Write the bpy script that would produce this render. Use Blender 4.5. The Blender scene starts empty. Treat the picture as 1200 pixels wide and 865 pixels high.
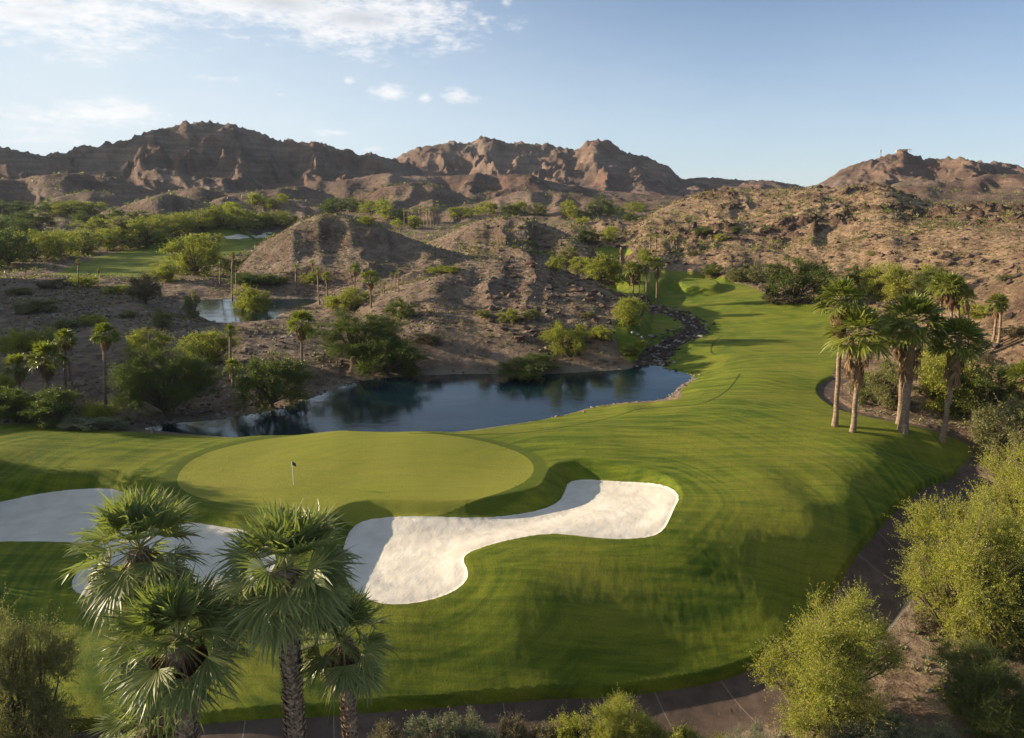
import bpy, math, random
import numpy as np
R = math.radians
rng = np.random.default_rng(7)
random.seed(7)
sc = bpy.context.scene
COL = sc.collection

# ------------------------------------------------------------------ camera maths (photo is 1200x865)
F = 850.0; PITCH = R(13.9); CAMZ = 26.0
cp, sp = math.cos(PITCH), math.sin(PITCH)
def ray(px, py):
    dx = (px-600)/F; dy = (432.5-py)/F
    return np.array([dx, cp+dy*sp, -sp+dy*cp])
def P(px, py, z):
    d = ray(px, py); t = (z-CAMZ)/d[2]
    return d[0]*t, d[1]*t
def azslope(px, py):
    d = ray(px, py); h = math.hypot(d[0], d[1])
    return math.atan2(d[0], d[1]), d[2]/h

# ------------------------------------------------------------------ noise
_G = np.random.default_rng(99); _PT = _G.permutation(1024).astype(np.int32); _PT = np.concatenate([_PT, _PT]); _GA = _G.random(1024)*2*np.pi
_GX = np.cos(_GA).astype(np.float32); _GY = np.sin(_GA).astype(np.float32)
def perlin(x, y, seed=0):
    x = np.asarray(x, np.float64); y = np.asarray(y, np.float64)
    xf = np.floor(x); yf = np.floor(y); fx = (x-xf).astype(np.float32); fy = (y-yf).astype(np.float32)
    xi = (xf.astype(np.int32)+seed*37) & 1023; yi = (yf.astype(np.int32)+seed*91) & 1023; x2 = (xi+1) & 1023; y2 = (yi+1) & 1023
    u = fx*fx*fx*(fx*(fx*6-15)+10); v = fy*fy*fy*(fy*(fy*6-15)+10)
    def g(a, b, dx, dy):
        h = _PT[_PT[a]+b]; return _GX[h]*(fx-dx)+_GY[h]*(fy-dy)
    a = g(xi, yi, 0, 0); b = g(x2, yi, 1, 0); c = g(xi, y2, 0, 1); d = g(x2, y2, 1, 1)
    return ((a+(b-a)*u)*(1-v)+(c+(d-c)*u)*v)*1.5
def fbm(x, y, o=4, seed=0, gain=.5):
    s = 0; a = 1.; t = 0
    for i in range(o):
        s = s+a*perlin(x, y, seed+i*17); t += a; a *= gain; x = x*2.03+3.1; y = y*2.03+7.7
    return s/t*1.3
def ridged(x, y, o=5, seed=0, gain=.55):
    s = 0; a = 1.; t = 0; w = 1.
    for i in range(o):
        n = 1-np.abs(perlin(x, y, seed+i*13))*1.5
        n = n*n*w; s = s+a*n; t += a; w = np.clip(n*1.6, 0, 1); a *= gain; x = x*2.05+1.7; y = y*2.05+9.2
    return s/t
def sstep(a, b, x):
    t = np.clip((x-a)/(b-a), 0, 1); return t*t*(3-2*t)

# ------------------------------------------------------------------ polar grid
az_in = np.arange(-38, 38.01, .096)
az_l = -38-np.cumsum(np.linspace(.12, 1.6, 32)); az_r = 38+np.cumsum(np.linspace(.12, 1.6, 32))
AZ = np.radians(np.concatenate([az_l[::-1], az_in, az_r]))
rr = list(np.arange(8, 30, .4)) + list(np.arange(30, 92, .17))
while rr[-1] < 1900: rr.append(rr[-1]*1.0046+.02)
while rr[-1] < 5200: rr.append(rr[-1]*1.03)
RR = np.array(rr)
A, RG = np.meshgrid(AZ, RR)          # rows = r
NR, NA = A.shape
X = RG*np.sin(A); Y = RG*np.cos(A)

# ------------------------------------------------------------------ base surface through control points
CTL = [ # px, py, z
(210,560,0),(300,540,.05),(400,505,0),(500,505,.05),(600,525,.05),(622,558,0),(500,595,-.1),(350,600,-.1),(260,585,-.1),(300,511,0),(420,560,0),
(0,530,.9),(100,530,.5),(0,501,.3),(150,508,.1),(200,530,.15),(0,562,-.3),(120,560,-.2),(-120,530,.8),(-120,600,-.2),
(600,650,-.45),(700,645,-.4),(560,690,-1.2),(470,730,-2.0),(800,560,.2),(850,560,.3),(700,545,.25),(640,556,.1),(760,520,.3),(700,505,.1),(620,510,0),
(600,690,-1.1),(600,725,-2.1),(600,762,-3.3),(600,807,-4.7),(700,685,-1.5),(700,725,-2.8),(700,762,-4.0),(700,806,-5.2),(800,806,-5.6),(800,650,-.6),(800,685,-1.9),(810,730,-3.6),(880,782,-5.4),
(500,812,-4.4),(500,765,-3.1),(400,820,-4.0),(300,832,-3.4),(200,845,-3.4),(0,865,-3.6),(300,770,-2.7),(380,645,-.5),(100,770,-2.4),(0,700,-1.9),(0,650,-1.2),(200,720,-2.0),(-100,720,-2),(-100,860,-5),
(860,680,-2.0),(880,620,-.25),(900,690,-2.6),(940,730,-4.3),(980,700,-4.4),(1000,650,-2.3),(960,620,-.6),(1022,695,-4.1),(1055,645,-3.7),(1090,600,-3.2),(1130,563,-2.7),(1160,538,-2.3),
(1150,521,-2.0),(1110,505,-1.0),(1050,493,-.5),(1005,483,-.3),(972,458,-.3),
(1000,505,.4),(1058,505,.3),(1100,516,-.4),(950,520,.5),(1040,540,.15),(1100,540,-2.2),(1000,580,-.15),(1050,580,-1.5),(900,560,.5),(950,570,.1),
(1190,560,-2.0),(1200,500,-.5),(1230,650,-3.2),(1100,720,-4.6),(1100,800,-4.6),(1250,800,-4.0),(1000,865,-4.6),(1200,460,1.4),(1150,450,.8),(1090,465,.3),(1200,420,4),(1200,380,7),(1130,400,2.5),(1060,420,1.2),(1020,440,.4),
(900,500,.5),(850,470,.3),(880,440,.2),(950,430,.3),(850,420,-.4),(900,400,0),(810,405,-1.0),(950,370,.3),(850,370,-.6),(780,345,-.3),(820,330,.3),(800,320,.3),(900,350,1),(870,335,1.6),(960,350,1.5),(700,335,.5),(740,325,.5),
(810,385,-1.6),(780,365,-1.4),(775,415,-1.9),(740,395,-.6),(700,410,0),(760,380,-.6),
(760,433,-2.1),(640,440,-2.1),(560,439,-2.1),(480,442,-2.1),(400,454,-2.1),(340,478,-2.1),(250,493,-2.1),(185,499,-2.0),(650,487,-1.8),(700,474,-1.8),(790,457,-1.8),(812,440,-1.8),
(400,512,-2.2),(300,513,-2.2),(500,510,-2.2),(560,480,-2.4),(450,480,-2.4),(700,455,-2.3),
(100,488,-.8),(0,485,-.2),(100,440,.4),(0,440,.6),(200,430,.6),(300,430,.5),(100,400,1.8),(200,390,1.8),(250,377,1.7),(300,380,1.5),(350,385,1.2),(400,400,.4),(400,430,-.8),(-100,400,2.5),
(100,350,2.8),(0,340,3.5),(180,352,2.2),(50,330,3.5),(230,350,0),(300,350,-.2),(360,350,-.1),(300,362,-.5),(250,362,-.4),(400,365,.8),(370,376,.9),(450,370,1.5),
(150,320,0),(250,300,0),(300,285,.2),(200,285,0),(330,275,.5),(100,300,.5),(0,305,1),(300,335,.8),(240,335,.8),(400,340,1.4),
(400,262,2),(500,262,2),(600,255,3),(700,255,3),(800,300,3),(700,290,2),(760,300,1.5),(0,262,2),(100,255,2),(200,255,2),(1100,300,9),(1000,320,4),(1060,345,3),(1150,345,7),(1200,330,11)]
CW = [(-62,12,-1),(-62,30,-3),(-62,60,-.5),(-60,100,3),(-60,220,4),(-60,420,4),(62,12,0),(62,30,-3),(62,60,-1),(60,100,8),(60,220,22),(60,420,22),(0,12,1.5),(-30,14,1),(30,14,1),
(0,20,.5),(-25,22,-1),(25,22,-.5),(0,31,-3.9),(-22,31,-4),(22,31,-3.8),(10,31,-3.9),(-12,31,-4),(38,36,-3.6),(-40,40,-4.6),
(-40,600,4),(-20,600,3),(0,600,4),(20,600,8),(40,600,10),(60,600,10),(-60,600,5),(-40,900,6),(-20,900,6),(0,900,6),(20,900,10),(40,900,12)]
cu = []; cz = []
for px, py, z in CTL:
    if py > 535 and z < -1.2: z = -1.2+(z+1.2)*.85
    x, y = P(px, py, z); cu.append((math.atan2(x, y), math.log(math.hypot(x, y)))); cz.append(z)
for a, r, z in CW:
    if z < -2.5: z = -1.2+(z+1.2)*.85
    cu.append((R(a), math.log(r))); cz.append(z)
cu = np.array(cu); cz = np.array(cz, float)
def tps(d2): return d2*np.log(d2+1e-9)*.5
n = len(cu)
M = np.zeros((n+3, n+3)); d2 = ((cu[:, None]-cu[None])**2).sum(-1)
M[:n, :n] = tps(d2)+np.eye(n)*1.2e-4; M[:n, n] = 1; M[:n, n+1:] = cu; M[n, :n] = 1; M[n+1:, :n] = cu.T
wts = np.linalg.solve(M, np.concatenate([cz, [0, 0, 0]]))
nrow = int(np.searchsorted(RR, 950))
B = np.zeros_like(A)
lr = np.log(RG[:nrow]); ar = A[:nrow]
acc = wts[n]+wts[n+1]*ar+wts[n+2]*lr
for i in range(n):
    acc += wts[i]*tps((ar-cu[i, 0])**2+(lr-cu[i, 1])**2)
B[:nrow] = acc; B[nrow:] = acc[-1][None, :]+0*A[nrow:]
B[nrow:] += (RG[nrow:]-950)*.004
B = np.clip(B, -6, 40)

# ------------------------------------------------------------------ hills: crest lines at their own distances
AD = np.degrees(A)
def hill(H, crest, wf, wb, p=1.25, spur=0., sw=60., e=.12, k=1.2, seed=0, endfade=2.5, sm=.45):
    a = []; D = []; Z = []
    for c in crest:
        if c[0] == 'w': a.append(c[1]); D.append(c[2]); Z.append(c[3])
        else:
            az, s = azslope(c[0], c[1]); a.append(math.degrees(az)); D.append(c[2]); Z.append(CAMZ+s*c[2])
    a = np.array([a[0]-endfade]+a+[a[-1]+endfade]); D = np.array([D[0]]+D+[D[-1]]); Z = np.array([-8]+Z+[-8.])
    ta = np.arange(-80, 80, .05); kr = np.exp(-.5*(np.arange(-60, 61)*.05/sm)**2); kr /= kr.sum()
    zt = np.convolve(np.interp(ta, a, Z), kr, 'same'); dt_ = np.convolve(np.interp(ta, a, D), kr, 'same')
    cols = np.nonzero((AD[0] > a[0]-1) & (AD[0] < a[-1]+1))[0]; cs = slice(cols[0], cols[-1]+1)
    rows_ = np.nonzero((RR > D.min()*.93-wf) & (RR < D.max()*1.07+wb))[0]; rs = slice(rows_[0], rows_[-1]+1)
    ad = AD[rs, cs]; rg = RG[rs, cs]; x = X[rs, cs]; y = Y[rs, cs]; b = B[rs, cs]; h0 = H[rs, cs]
    zc = np.interp(ad, ta, zt); Dd = np.interp(ad, ta, dt_)
    Dd = Dd*(1+.05*fbm(ad*.25, rg*0+seed, 3, seed+5))
    t = np.where(rg < Dd, (Dd-rg)/wf, (rg-Dd)/wb)
    tt = np.sqrt(t*t+e*e)-e
    f = np.clip(1-tt, 0, 1)**p
    amp = zc-b
    if spur > 0:
        s = ridged(np.radians(ad)*Dd/sw+fbm(x/sw*.7, y/sw*.7, 3, seed+40)*.5, rg/(sw*3.2)+seed, 5, seed)
        f = f*(1-spur*sstep(0, .35, tt)*(1-s))
    h = np.where((tt < 1) & (amp > 0), b+amp*f-6*k*(1-sstep(0, .14, f*np.clip(amp/4, 0, 1))), b-6*k)
    d = (h-h0)/k
    H = H.copy(); H[rs, cs] = h0+k*np.where(d > 8, d, np.log1p(np.exp(np.clip(d, -30, 8)))-(d < 0)*0)*1.0
    return H, None
H = B.copy()
def addh(*a, **k):
    global H
    H, m = hill(H, *a, **k); return m
addh([(410,372,150),(440,352,152),(480,333,158),(520,318,163),(545,311,168),(580,306,172),(620,305,172),(660,318,168),(700,336,160),(735,356,150),(755,372,142)], 62, 40, p=.95, spur=.3, sw=26, k=.5, seed=3)
addh([(285,301,238),(303,288,240),(327,274,240),(350,259,240),(378,249,240),(398,252,240),(440,263,238),(480,280,235),(520,293,230),(560,303,225),(620,310,220)], 62, 50, p=1.25, spur=.38, sw=24, k=.5, seed=11)
addh([(490,292,285),(520,277,285),(555,261,285),(590,253,285),(625,257,283),(655,268,278),(690,288,268),(725,314,255)], 72, 60, p=1.15, spur=.4, sw=26, k=.5, seed=21, sm=.8)
addh([(640,268,330),(670,262,330),(700,258,330),(740,258,330),(770,262,330),(800,268,320)], 70, 60, p=1.1, spur=.3, sw=30, k=.5, seed=23)
addh([(285,256,520),(310,240,520),(345,233,520),(365,237,520),(400,250,520),(430,258,520)], 70, 60, p=1.1, spur=.3, sw=35, k=.6, seed=31)
addh([(745,262,330),(770,246,350),(800,233,370),(850,224,385),(900,222,390),(950,222,385),(990,221,380),(1020,216,370),(1040,219,360),(1060,232,340),(1090,240,330),(1140,241,320),(1180,245,310),(1240,248,300),('w',45,290,27),('w',60,280,26)], 170, 80, p=1.05, spur=.32, sw=42, k=.8, seed=41)
addh([('w',-62,182,24),('w',-57,184,27.5),('w',-52,190,28.5),('w',-46.5,206,28),('w',-43,220,27),('w',-40,232,23)], 55, 50, p=1.0, k=.6, seed=51)  # unseen ridge left of view, crest shaped to shade the left bank
addh([('w',-56,2050,310),('w',-52,2050,375),('w',-48,2000,382),('w',-45,2000,350),('w',-43.5,2000,275)], 700, 500, p=1.0, spur=.3, sw=150, k=3, seed=50, sm=.4)  # added range beyond the left of view, only to shade the left mountain
mL = []
addh([(-60,268,480),(0,252,480),(30,262,480),(60,268,480)], 80, 60, k=1, seed=52, spur=.3)
addh([(120,247,470),(160,235,470),(195,225,470),(235,236,470),(270,245,470)], 100, 70, k=1, seed=53, spur=.3, sw=50)
addh([(235,240,540),(265,229,540),(290,226,540),(330,232,540),(380,240,540)], 90, 70, k=1, seed=54, spur=.3, sw=50)
addh([(40,240,620),(75,226,620),(110,219,620),(140,230,620),(165,240,620)], 110, 80, k=1, seed=55, spur=.35, sw=50)
addh([(-60,215,760),(0,210,760),(60,203,760),(90,199,760),(120,204,760),(160,216,760),(200,232,760)], 170, 120, k=2, seed=56, spur=.4, sw=60)
addh([(180,226,720),(225,218,720),(260,226,720),(300,222,720),(340,216,720),(380,222,720),(400,232,720)], 120, 100, k=2, seed=57, spur=.4, sw=55)
addh([(540,243,640),(580,230,640),(615,223,640),(650,223,640),(690,229,640),(720,240,640)], 110, 90, k=1.5, seed=58, spur=.4, sw=50)
addh([(370,250,700),(400,236,700),(440,222,700),(480,211,700),(510,213,700),(545,228,700),(570,240,700)], 170, 110, k=1.5, seed=59, spur=.45, sw=60)
addh([(330,222,950),(400,209,950),(440,203,950),(500,204,950),(550,203,950),(610,202,950),(650,212,950),(700,222,950),(760,228,950),(830,232,950)], 230, 150, k=2, seed=60, spur=.5, sw=75)
addh([(980,232,700),(1020,222,700),(1060,217,700),(1100,221,700),(1150,224,700),(1200,226,700),(1260,226,700)], 150, 120, k=1.5, seed=61, spur=.3, sw=70)
addh([(1040,215,900),(1075,207,900),(1110,214,900),(1150,205,900),(1180,203,900),(1260,208,900)], 150, 120, k=2, seed=62, spur=.5, sw=55)
Hm = H.copy()
addh([(-260,190,1250),(-160,168,1250),(-60,176,1250),(0,171,1250),(20,174,1250),(45,181,1250),(60,180,1250),(90,173,1250),(120,166,1250),(140,168,1250),(165,157,1250),(200,148,1250),(220,143,1250),(260,144,1250),(290,149,1250),(310,157,1260),(330,162,1270),(365,164,1280),(400,173,1300),(440,181,1320),(480,191,1330),(540,207,1340),(600,220,1340)], 430, 400, p=1.0, spur=.55, sw=85, e=.05, k=3, seed=71, sm=.12)
addh([(400,195,1600),(440,184,1600),(455,184,1600),(480,178,1600),(500,170,1600),(520,167,1600),(550,163,1600),(570,161,1600),(600,166,1600),(630,167,1590),(660,170,1580),(680,172,1560),(690,164,1550),(700,162,1550),(712,166,1550),(730,175,1550),(760,185,1550),(790,200,1550),(800,208,1550),(820,206,1550),(850,210,1550),(880,212,1550),(905,210,1550),(920,213,1550),(945,219,1550)], 560, 500, p=1.0, spur=.6, sw=95, e=.04, k=3, seed=81, sm=.1)
addh([(930,222,1150),(960,215,1150),(985,200,1150),(1010,187,1150),(1040,181,1150),(1060,177,1150),(1080,183,1150),(1110,188,1150),(1130,181,1150),(1150,185,1150),(1180,190,1150),(1200,195,1150),(1280,196,1150),(1400,215,1150)], 330, 300, p=1.0, spur=.5, sw=75, e=.05, k=3, seed=91, sm=.12)
FARM = sstep(3, 25, H-Hm)

# ------------------------------------------------------------------ height queries and tracing
def colinterp(G, az):
    i = np.clip(np.searchsorted(AZ, az)-1, 0, NA-2); w = (az-AZ[i])/(AZ[i+1]-AZ[i])
    return G[:, i]*(1-w)+G[:, i+1]*w
def height(G, x, y):
    x = np.atleast_1d(np.asarray(x, float)); y = np.atleast_1d(np.asarray(y, float))
    az = np.arctan2(x, y); r = np.hypot(x, y)
    i = np.clip(np.searchsorted(AZ, az)-1, 0, NA-2); w = (az-AZ[i])/(AZ[i+1]-AZ[i])
    j = np.clip(np.searchsorted(RR, r)-1, 0, NR-2); v = (r-RR[j])/(RR[j+1]-RR[j])
    return (G[j, i]*(1-w)+G[j, i+1]*w)*(1-v)+(G[j+1, i]*(1-w)+G[j+1, i+1]*w)*v
def hit(G, px, py):
    az, s = azslope(px, py); c = colinterp(G, az); d = c-(CAMZ+s*RR)
    k = np.nonzero(d >= 0)[0]
    if len(k) == 0 or k[0] == 0: j = NR-1; r = RR[j]
    else:
        j = k[0]; r = RR[j-1]+(RR[j]-RR[j-1])*(-d[j-1])/(d[j]-d[j-1])
    return r*math.sin(az), r*math.cos(az), CAMZ+s*r
def poly(pts, G=None):
    G = H if G is None else G
    return np.array([P(*p) if len(p) == 3 else hit(G, *p)[:2] for p in pts])
def smooth_poly(p, closed=True, it=2):
    for _ in range(it):
        q = []
        n = len(p)
        for i in range(n if closed else n-1):
            a = p[i]; b = p[(i+1) % n]; q += [a*.75+b*.25, a*.25+b*.75]
        if not closed: q = [p[0]]+q+[p[-1]]
        p = np.array(q)
    return p
def segdist(x, y, a, b):
    ab = b-a; L = (ab**2).sum()+1e-12
    t = np.clip(((x-a[0])*ab[0]+(y-a[1])*ab[1])/L, 0, 1)
    return np.hypot(x-a[0]-t*ab[0], y-a[1]-t*ab[1]), t
def bbox_rows(p, m):
    s = (X > p[:, 0].min()-m) & (X < p[:, 0].max()+m) & (Y > p[:, 1].min()-m) & (Y < p[:, 1].max()+m)
    return s
def sdf(p, margin=12.):
    """signed distance, negative inside"""
    S = np.full(A.shape, 50.); s = bbox_rows(p, margin); x = X[s]; y = Y[s]
    d = np.full(x.shape, 1e9); ins = np.zeros(x.shape, bool); n = len(p)
    for i in range(n):
        a = p[i]; b = p[(i+1) % n]
        d = np.minimum(d, segdist(x, y, a, b)[0])
        c = ((a[1] > y) != (b[1] > y)) & (x < (b[0]-a[0])*(y-a[1])/(b[1]-a[1]+1e-12)+a[0]); ins ^= c
    S[s] = np.where(ins, -d, d); return S
def linedist(p, margin=8.):
    S = np.full(A.shape, 50.); U = np.zeros(A.shape); s = bbox_rows(p, margin); x = X[s]; y = Y[s]
    d = np.full(x.shape, 1e9); u = np.zeros(x.shape); acc = 0
    for i in range(len(p)-1):
        dd, t = segdist(x, y, p[i], p[i+1]); L = math.hypot(*(p[i+1]-p[i]))
        m = dd < d; d = np.where(m, dd, d); u = np.where(m, acc+t*L, u); acc += L
    S[s] = d; U[s] = u; return S, U

green_p = smooth_poly(poly([(206,565),(212,550),(230,536),(260,525),(310,515),(370,508),(430,505.5),(490,507),(545,513),(590,523),(618,535),(627,547),(622,560),(600,573),(560,585),(500,595),(440,600),(380,602),(330,598),(280,592),(240,586),(215,577)]))
def poly_sunk(pts):
    out = []
    for px, py, dz in pts:
        x, y, z = hit(H, px, py); out.append((*P(px, py, z-dz), dz))
    return np.array(out)
bunkM_3 = smooth_poly(poly_sunk([(403,640,1.3),(412,620,1.3),(428,610,1.15),(460,606,.95),(500,605,.85),(560,608,1.1),(600,604,1.35),(635,597,1.4),(656,587,1.4),(662,575,1.4),(666,564,1.4),(685,561,1.4),(715,563,1.3),(740,564,1.1),(770,566,.7),(788,572,.3),(797,583,.1),(790,596,.0),(785,608,0),(778,621,0),(765,629,0),(730,632,0),(700,631,0),(670,627,0),(640,625,0),(600,632,0),(570,640,0),(547,649,0),(542,657,0),(549,670,0),(547,682,0),(530,695,0),(500,705,0),(470,709,0),(440,707,0),(415,697,.6),(400,670,1.1)]), it=1)
bunkL_3 = smooth_poly(poly_sunk([(-70,604,1.1),(-20,594,1.1),(0,590,1.1),(40,582,1.1),(100,575,1.1),(142,575,1.1),(160,590,1.1),(190,610,.9),(240,616,.7),(300,625,.6),(328,650,.2),(310,688,0),(200,708,0),(125,703,0),(92,697,0),(82,686,.2),(92,668,.2),(118,650,0),(115,637,0),(60,634,0),(0,634,0),(-70,637,0)]), it=1)
bunkM_p = bunkM_3[:, :2]; bunkL_p = bunkL_3[:, :2]
pond_p = smooth_poly(poly([(165,503,-2),(185,499,-2),(210,496,-2),(250,492,-2),(300,485,-2),(340,477,-2),(368,466,-2),(395,454,-2),(430,445,-2),(480,441,-2),(560,438,-2),(620,440,-2),(690,436,-2),(740,433,-2),(757,430,-2),(790,434,-2),(813,440,-2),(808,446,-2),(795,452,-2),(788,462,-2),(775,469,-2),(735,471,-2),(700,475,-2),(660,487,-2),(620,496,-2),(590,501,-2),(540,507,-2),(450,511.5,-2),(350,513,-2),(250,513,-2),(190,510,-2)]), it=1)
pond2_p = smooth_poly(poly([(215,357,-.5),(235,352.5,-.5),(265,350.5,-.5),(300,350,-.5),(345,350,-.5),(375,351,-.5),(365,357,-.5),(345,361,-.5),(328,367,-.5),(320,376,-.5),(290,382,-.5),(250,378,-.5),(228,367,-.5)]), it=1)
PATHC = [(-60,905),(100,893),(230,880),(350,868),(450,860),(560,853),(660,847),(740,842),(810,833),(870,820),(925,797),(970,760),(1000,723),(1024,692),(1050,652),(1080,612),(1115,577),(1143,556),(1160,541),(1158,526),(1140,516),(1110,506),(1080,499),(1045,492),(1010,485),(988,477),(974,468),(968,459),(972,450),(985,444)]
path_c = smooth_poly(poly(PATHC), closed=False, it=2)
TURF = [(-420,498),(-200,497),(-60,496),(0,497),(60,500),(100,503),(150,506),(180,508),(230,512,-1.3),(300,512,-1.3),(400,510,-1.3),(500,507,-1.3),(560,503,-1.3),(600,500,-1.6),(625,494.5,-1.6),(645,490.5,-1.7),(662,487,-1.7),(700,476.5,-1.7),(725,472.5,-1.7),(740,471.5,-1.7),(755,474,-1.6),(780,472,-1.4),(800,466,-1.2),(797,459,-1.7),(803,452,-1.7),(818,442.5,-1.7),(800,436,-1.7),(783,433,-1.7),(771,430,-1.7),(772,422),(780,412),(790,403),(808,395),(818,386),(824,378),(815,370),(795,364),(775,357),(760,350),(745,346),(725,343),(705,334),(728,325),(760,320),(775,317),(800,318),(822,321),(840,325),(856,329),(872,334),(892,341),(900,348),(920,353),(950,356),(975,361),(988,372),(990,395),(985,420),(975,440),(968,452)]
turf_p = poly(TURF+[tuple(c) for c in PATHC[27:18:-1]]+[tuple(c) for c in PATHC[18::-1]]+[(-420,925)])
turf2_p = smooth_poly(poly([(722,372),(745,362),(770,366),(792,373),(806,381),(796,389),(776,398),(762,406),(742,413),(728,404),(718,388)]), it=1)
turf3_p = poly([(60,322),(78,314),(100,306),(130,297),(165,288),(205,280),(238,273),(290,271),(318,271),(326,274),(314,280),(298,287),(285,295),(262,302),(232,313),(185,326),(130,324)])
turf4_p = poly([(698,292),(716,288),(736,290),(742,297),(724,300),(703,298)])
farb = [poly(q) for q in [[(235,277),(246,276),(257,278),(258,281),(248,282),(240,280)],[(262,277),(272,276),(290,276),(293,279),(280,280.5),(266,280)],[(293,276),(303,274.5),(314,275),(316,277.5),(303,279)],[(306,272.5),(314,271.5),(322,272.5),(318,274),(310,274)]]]
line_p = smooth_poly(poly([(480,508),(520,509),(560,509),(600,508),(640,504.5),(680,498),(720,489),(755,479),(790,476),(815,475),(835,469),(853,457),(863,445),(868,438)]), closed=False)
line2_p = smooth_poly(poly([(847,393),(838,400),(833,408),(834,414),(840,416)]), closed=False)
creek_p = smooth_poly(poly([(745,349),(762,357),(782,364),(805,371),(818,380),(812,389),(797,396),(783,404),(770,415),(758,428)]), closed=False)

S_green = sdf(green_p); S_bM = sdf(bunkM_p); S_bL = sdf(bunkL_p); S_pond = sdf(pond_p, 26); S_pond2 = sdf(pond2_p, 32)
S_turf = np.minimum(np.minimum(sdf(turf_p), sdf(turf2_p)), np.minimum(sdf(turf3_p), sdf(turf4_p)))
S_bF = np.minimum.reduce([sdf(q) for q in farb])
Dp, Up = linedist(path_c)
tot = Up.max()
hw = np.interp(Up/tot, [0, .45, .62, .72, .8, 1], [2.3, 2.2, 2.1, 1.7, 1.15, 1.1])
S_path = Dp-hw
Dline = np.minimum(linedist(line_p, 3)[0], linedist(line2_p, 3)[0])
Dcreek, Ucreek = linedist(creek_p, 10)
S_sand = np.minimum(np.minimum(S_bM, S_bL), S_bF)
S_wide = sdf(bunkM_p, 75); S_wide = np.where(S_wide > 49.9, 49.9+0*S_wide, S_wide)

# -------- shape the bunkers
def bunker(H, p3, S):
    p = p3[:, :2]; s = bbox_rows(p, 6); x = X[s]; y = Y[s]; ss = S[s]
    q = np.concatenate([p3+(np.roll(p3, -1, 0)-p3)*f for f in (0, .5)])
    L = np.concatenate([np.hypot(*(np.roll(p, -1, 0)-p).T)]*2)
    num = np.zeros(x.shape); den = num.copy()
    for (a, b, dz), l in zip(q, L):
        w = l/((x-a)**2+(y-b)**2+.02)**1.25; num += w*dz; den += w
    low = num/den
    inn = np.clip(-ss, 0, 99)
    low = np.where(ss < 0, low, low*(1-sstep(0, 1, ss/(1.35*low+.25))))
    H = H.copy(); H[s] -= low+.10*sstep(0, .18, inn)+.30*sstep(0, 2.6, inn); return H
H = bunker(H, bunkM_3, S_bM)
H = bunker(H, bunkL_3, S_bL)
# -------- turf relief
tm = sstep(1.0, -1.0, S_turf)
gm = sstep(2.0, -1.0, S_green)
sandm = sstep(.5, -.5, S_sand)
und = fbm(X/19, Y/19, 2, 201)*.17+fbm(X/6, Y/6, 2, 202)*.025
rough_ = (fbm(X/.75, Y/.75, 2, 208)*.016+fbm(X/2.2, Y/2.2, 2, 209)*.008)*sstep(.5, 3, S_green)
H += (und+rough_)*tm*(1-gm*.85)*(1-sandm)*sstep(30, 45, RG)*sstep(-2, 8, S_pond)
H += gm*fbm(X/12, Y/12, 2, 205)*.13
H += sandm*(RG < 120)*(fbm(X/.9, Y/.9, 2, 206)*.025)
# raised round tee mound by the fairway
mx, my, mz = hit(H, 818, 338)
H += 1.7*sstep(6.5, 4.2, np.hypot((X-mx), (Y-my)*.5))
# collar of the green and mown step lines
H += .05*sstep(.25, 0, S_green)*(S_green < .6)*0
# -------- desert relief
dm = sstep(-.5, 4, S_turf)*sstep(0, 3.5, S_path)*sstep(-1, 6, S_pond)*sstep(-1, 6, S_pond2)
nz = fbm(X/26, Y/26, 4, 301)*1.0+(ridged(X/24, Y/24, 4, 305)-.45)*.75+fbm(X/3.3, Y/3.3, 3, 303)*.16
nz = nz*sstep(20, 60, RG)*(1-.6*sstep(430, 700, RG))
H += nz*dm*np.where(RG < 110, .55, 1)
# rocky outcrops on the right hand hill
oc = sstep(.16, .42, fbm(X/45, Y/45, 3, 411)+.30*sstep(6, 20, H)-.10)*sstep(160, 220, RG)*sstep(700, 450, RG)*sstep(3, 9, AD)*sstep(5, 12, H)
oc = oc*sstep(.48, .62, ridged(X/11, Y/15, 3, 415))
H += oc*(.8+1.7*np.clip(ridged(X/6., Y/6., 4, 417), 0, 1))
oc2 = sstep(.25, .5, fbm(X/30, Y/30, 3, 431)+.0)*sstep(250, 300, RG)*sstep(520, 420, RG)*sstep(3, -2, AD)*sstep(3, 7, H)*sstep(.5, .64, ridged(X/9, Y/9, 3, 433))
H += oc2*1.8*np.clip(ridged(X/4, Y/4, 3, 437), 0, 1)
# erosion of the far ridges
far = sstep(430, 700, RG)*sstep(2600, 2000, RG)
wx = fbm(X/160, Y/160, 3, 501)*30; wy = fbm(X/160+9, Y/160+4, 3, 502)*30
er = ridged((X+wx)/70, (Y+wy)/125, 6, 505, .6)-.5
er2 = ridged((X+wx*.4)/30, (Y+wy*.4)/40, 5, 507, .65)-.5
cr = np.clip((H-B)/60, 0, 1)
er3 = ridged(X/12+wx*.1, Y/15, 3, 511)-.5
H += far*(.38+.62*FARM)*(er3*(.15+4.0*cr)+er*(2.2+19*cr)*(1-.25*cr)*(1-.35*FARM)+er2*(.4+6*cr))*np.clip((H-B)/8, .12, 1)
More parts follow.
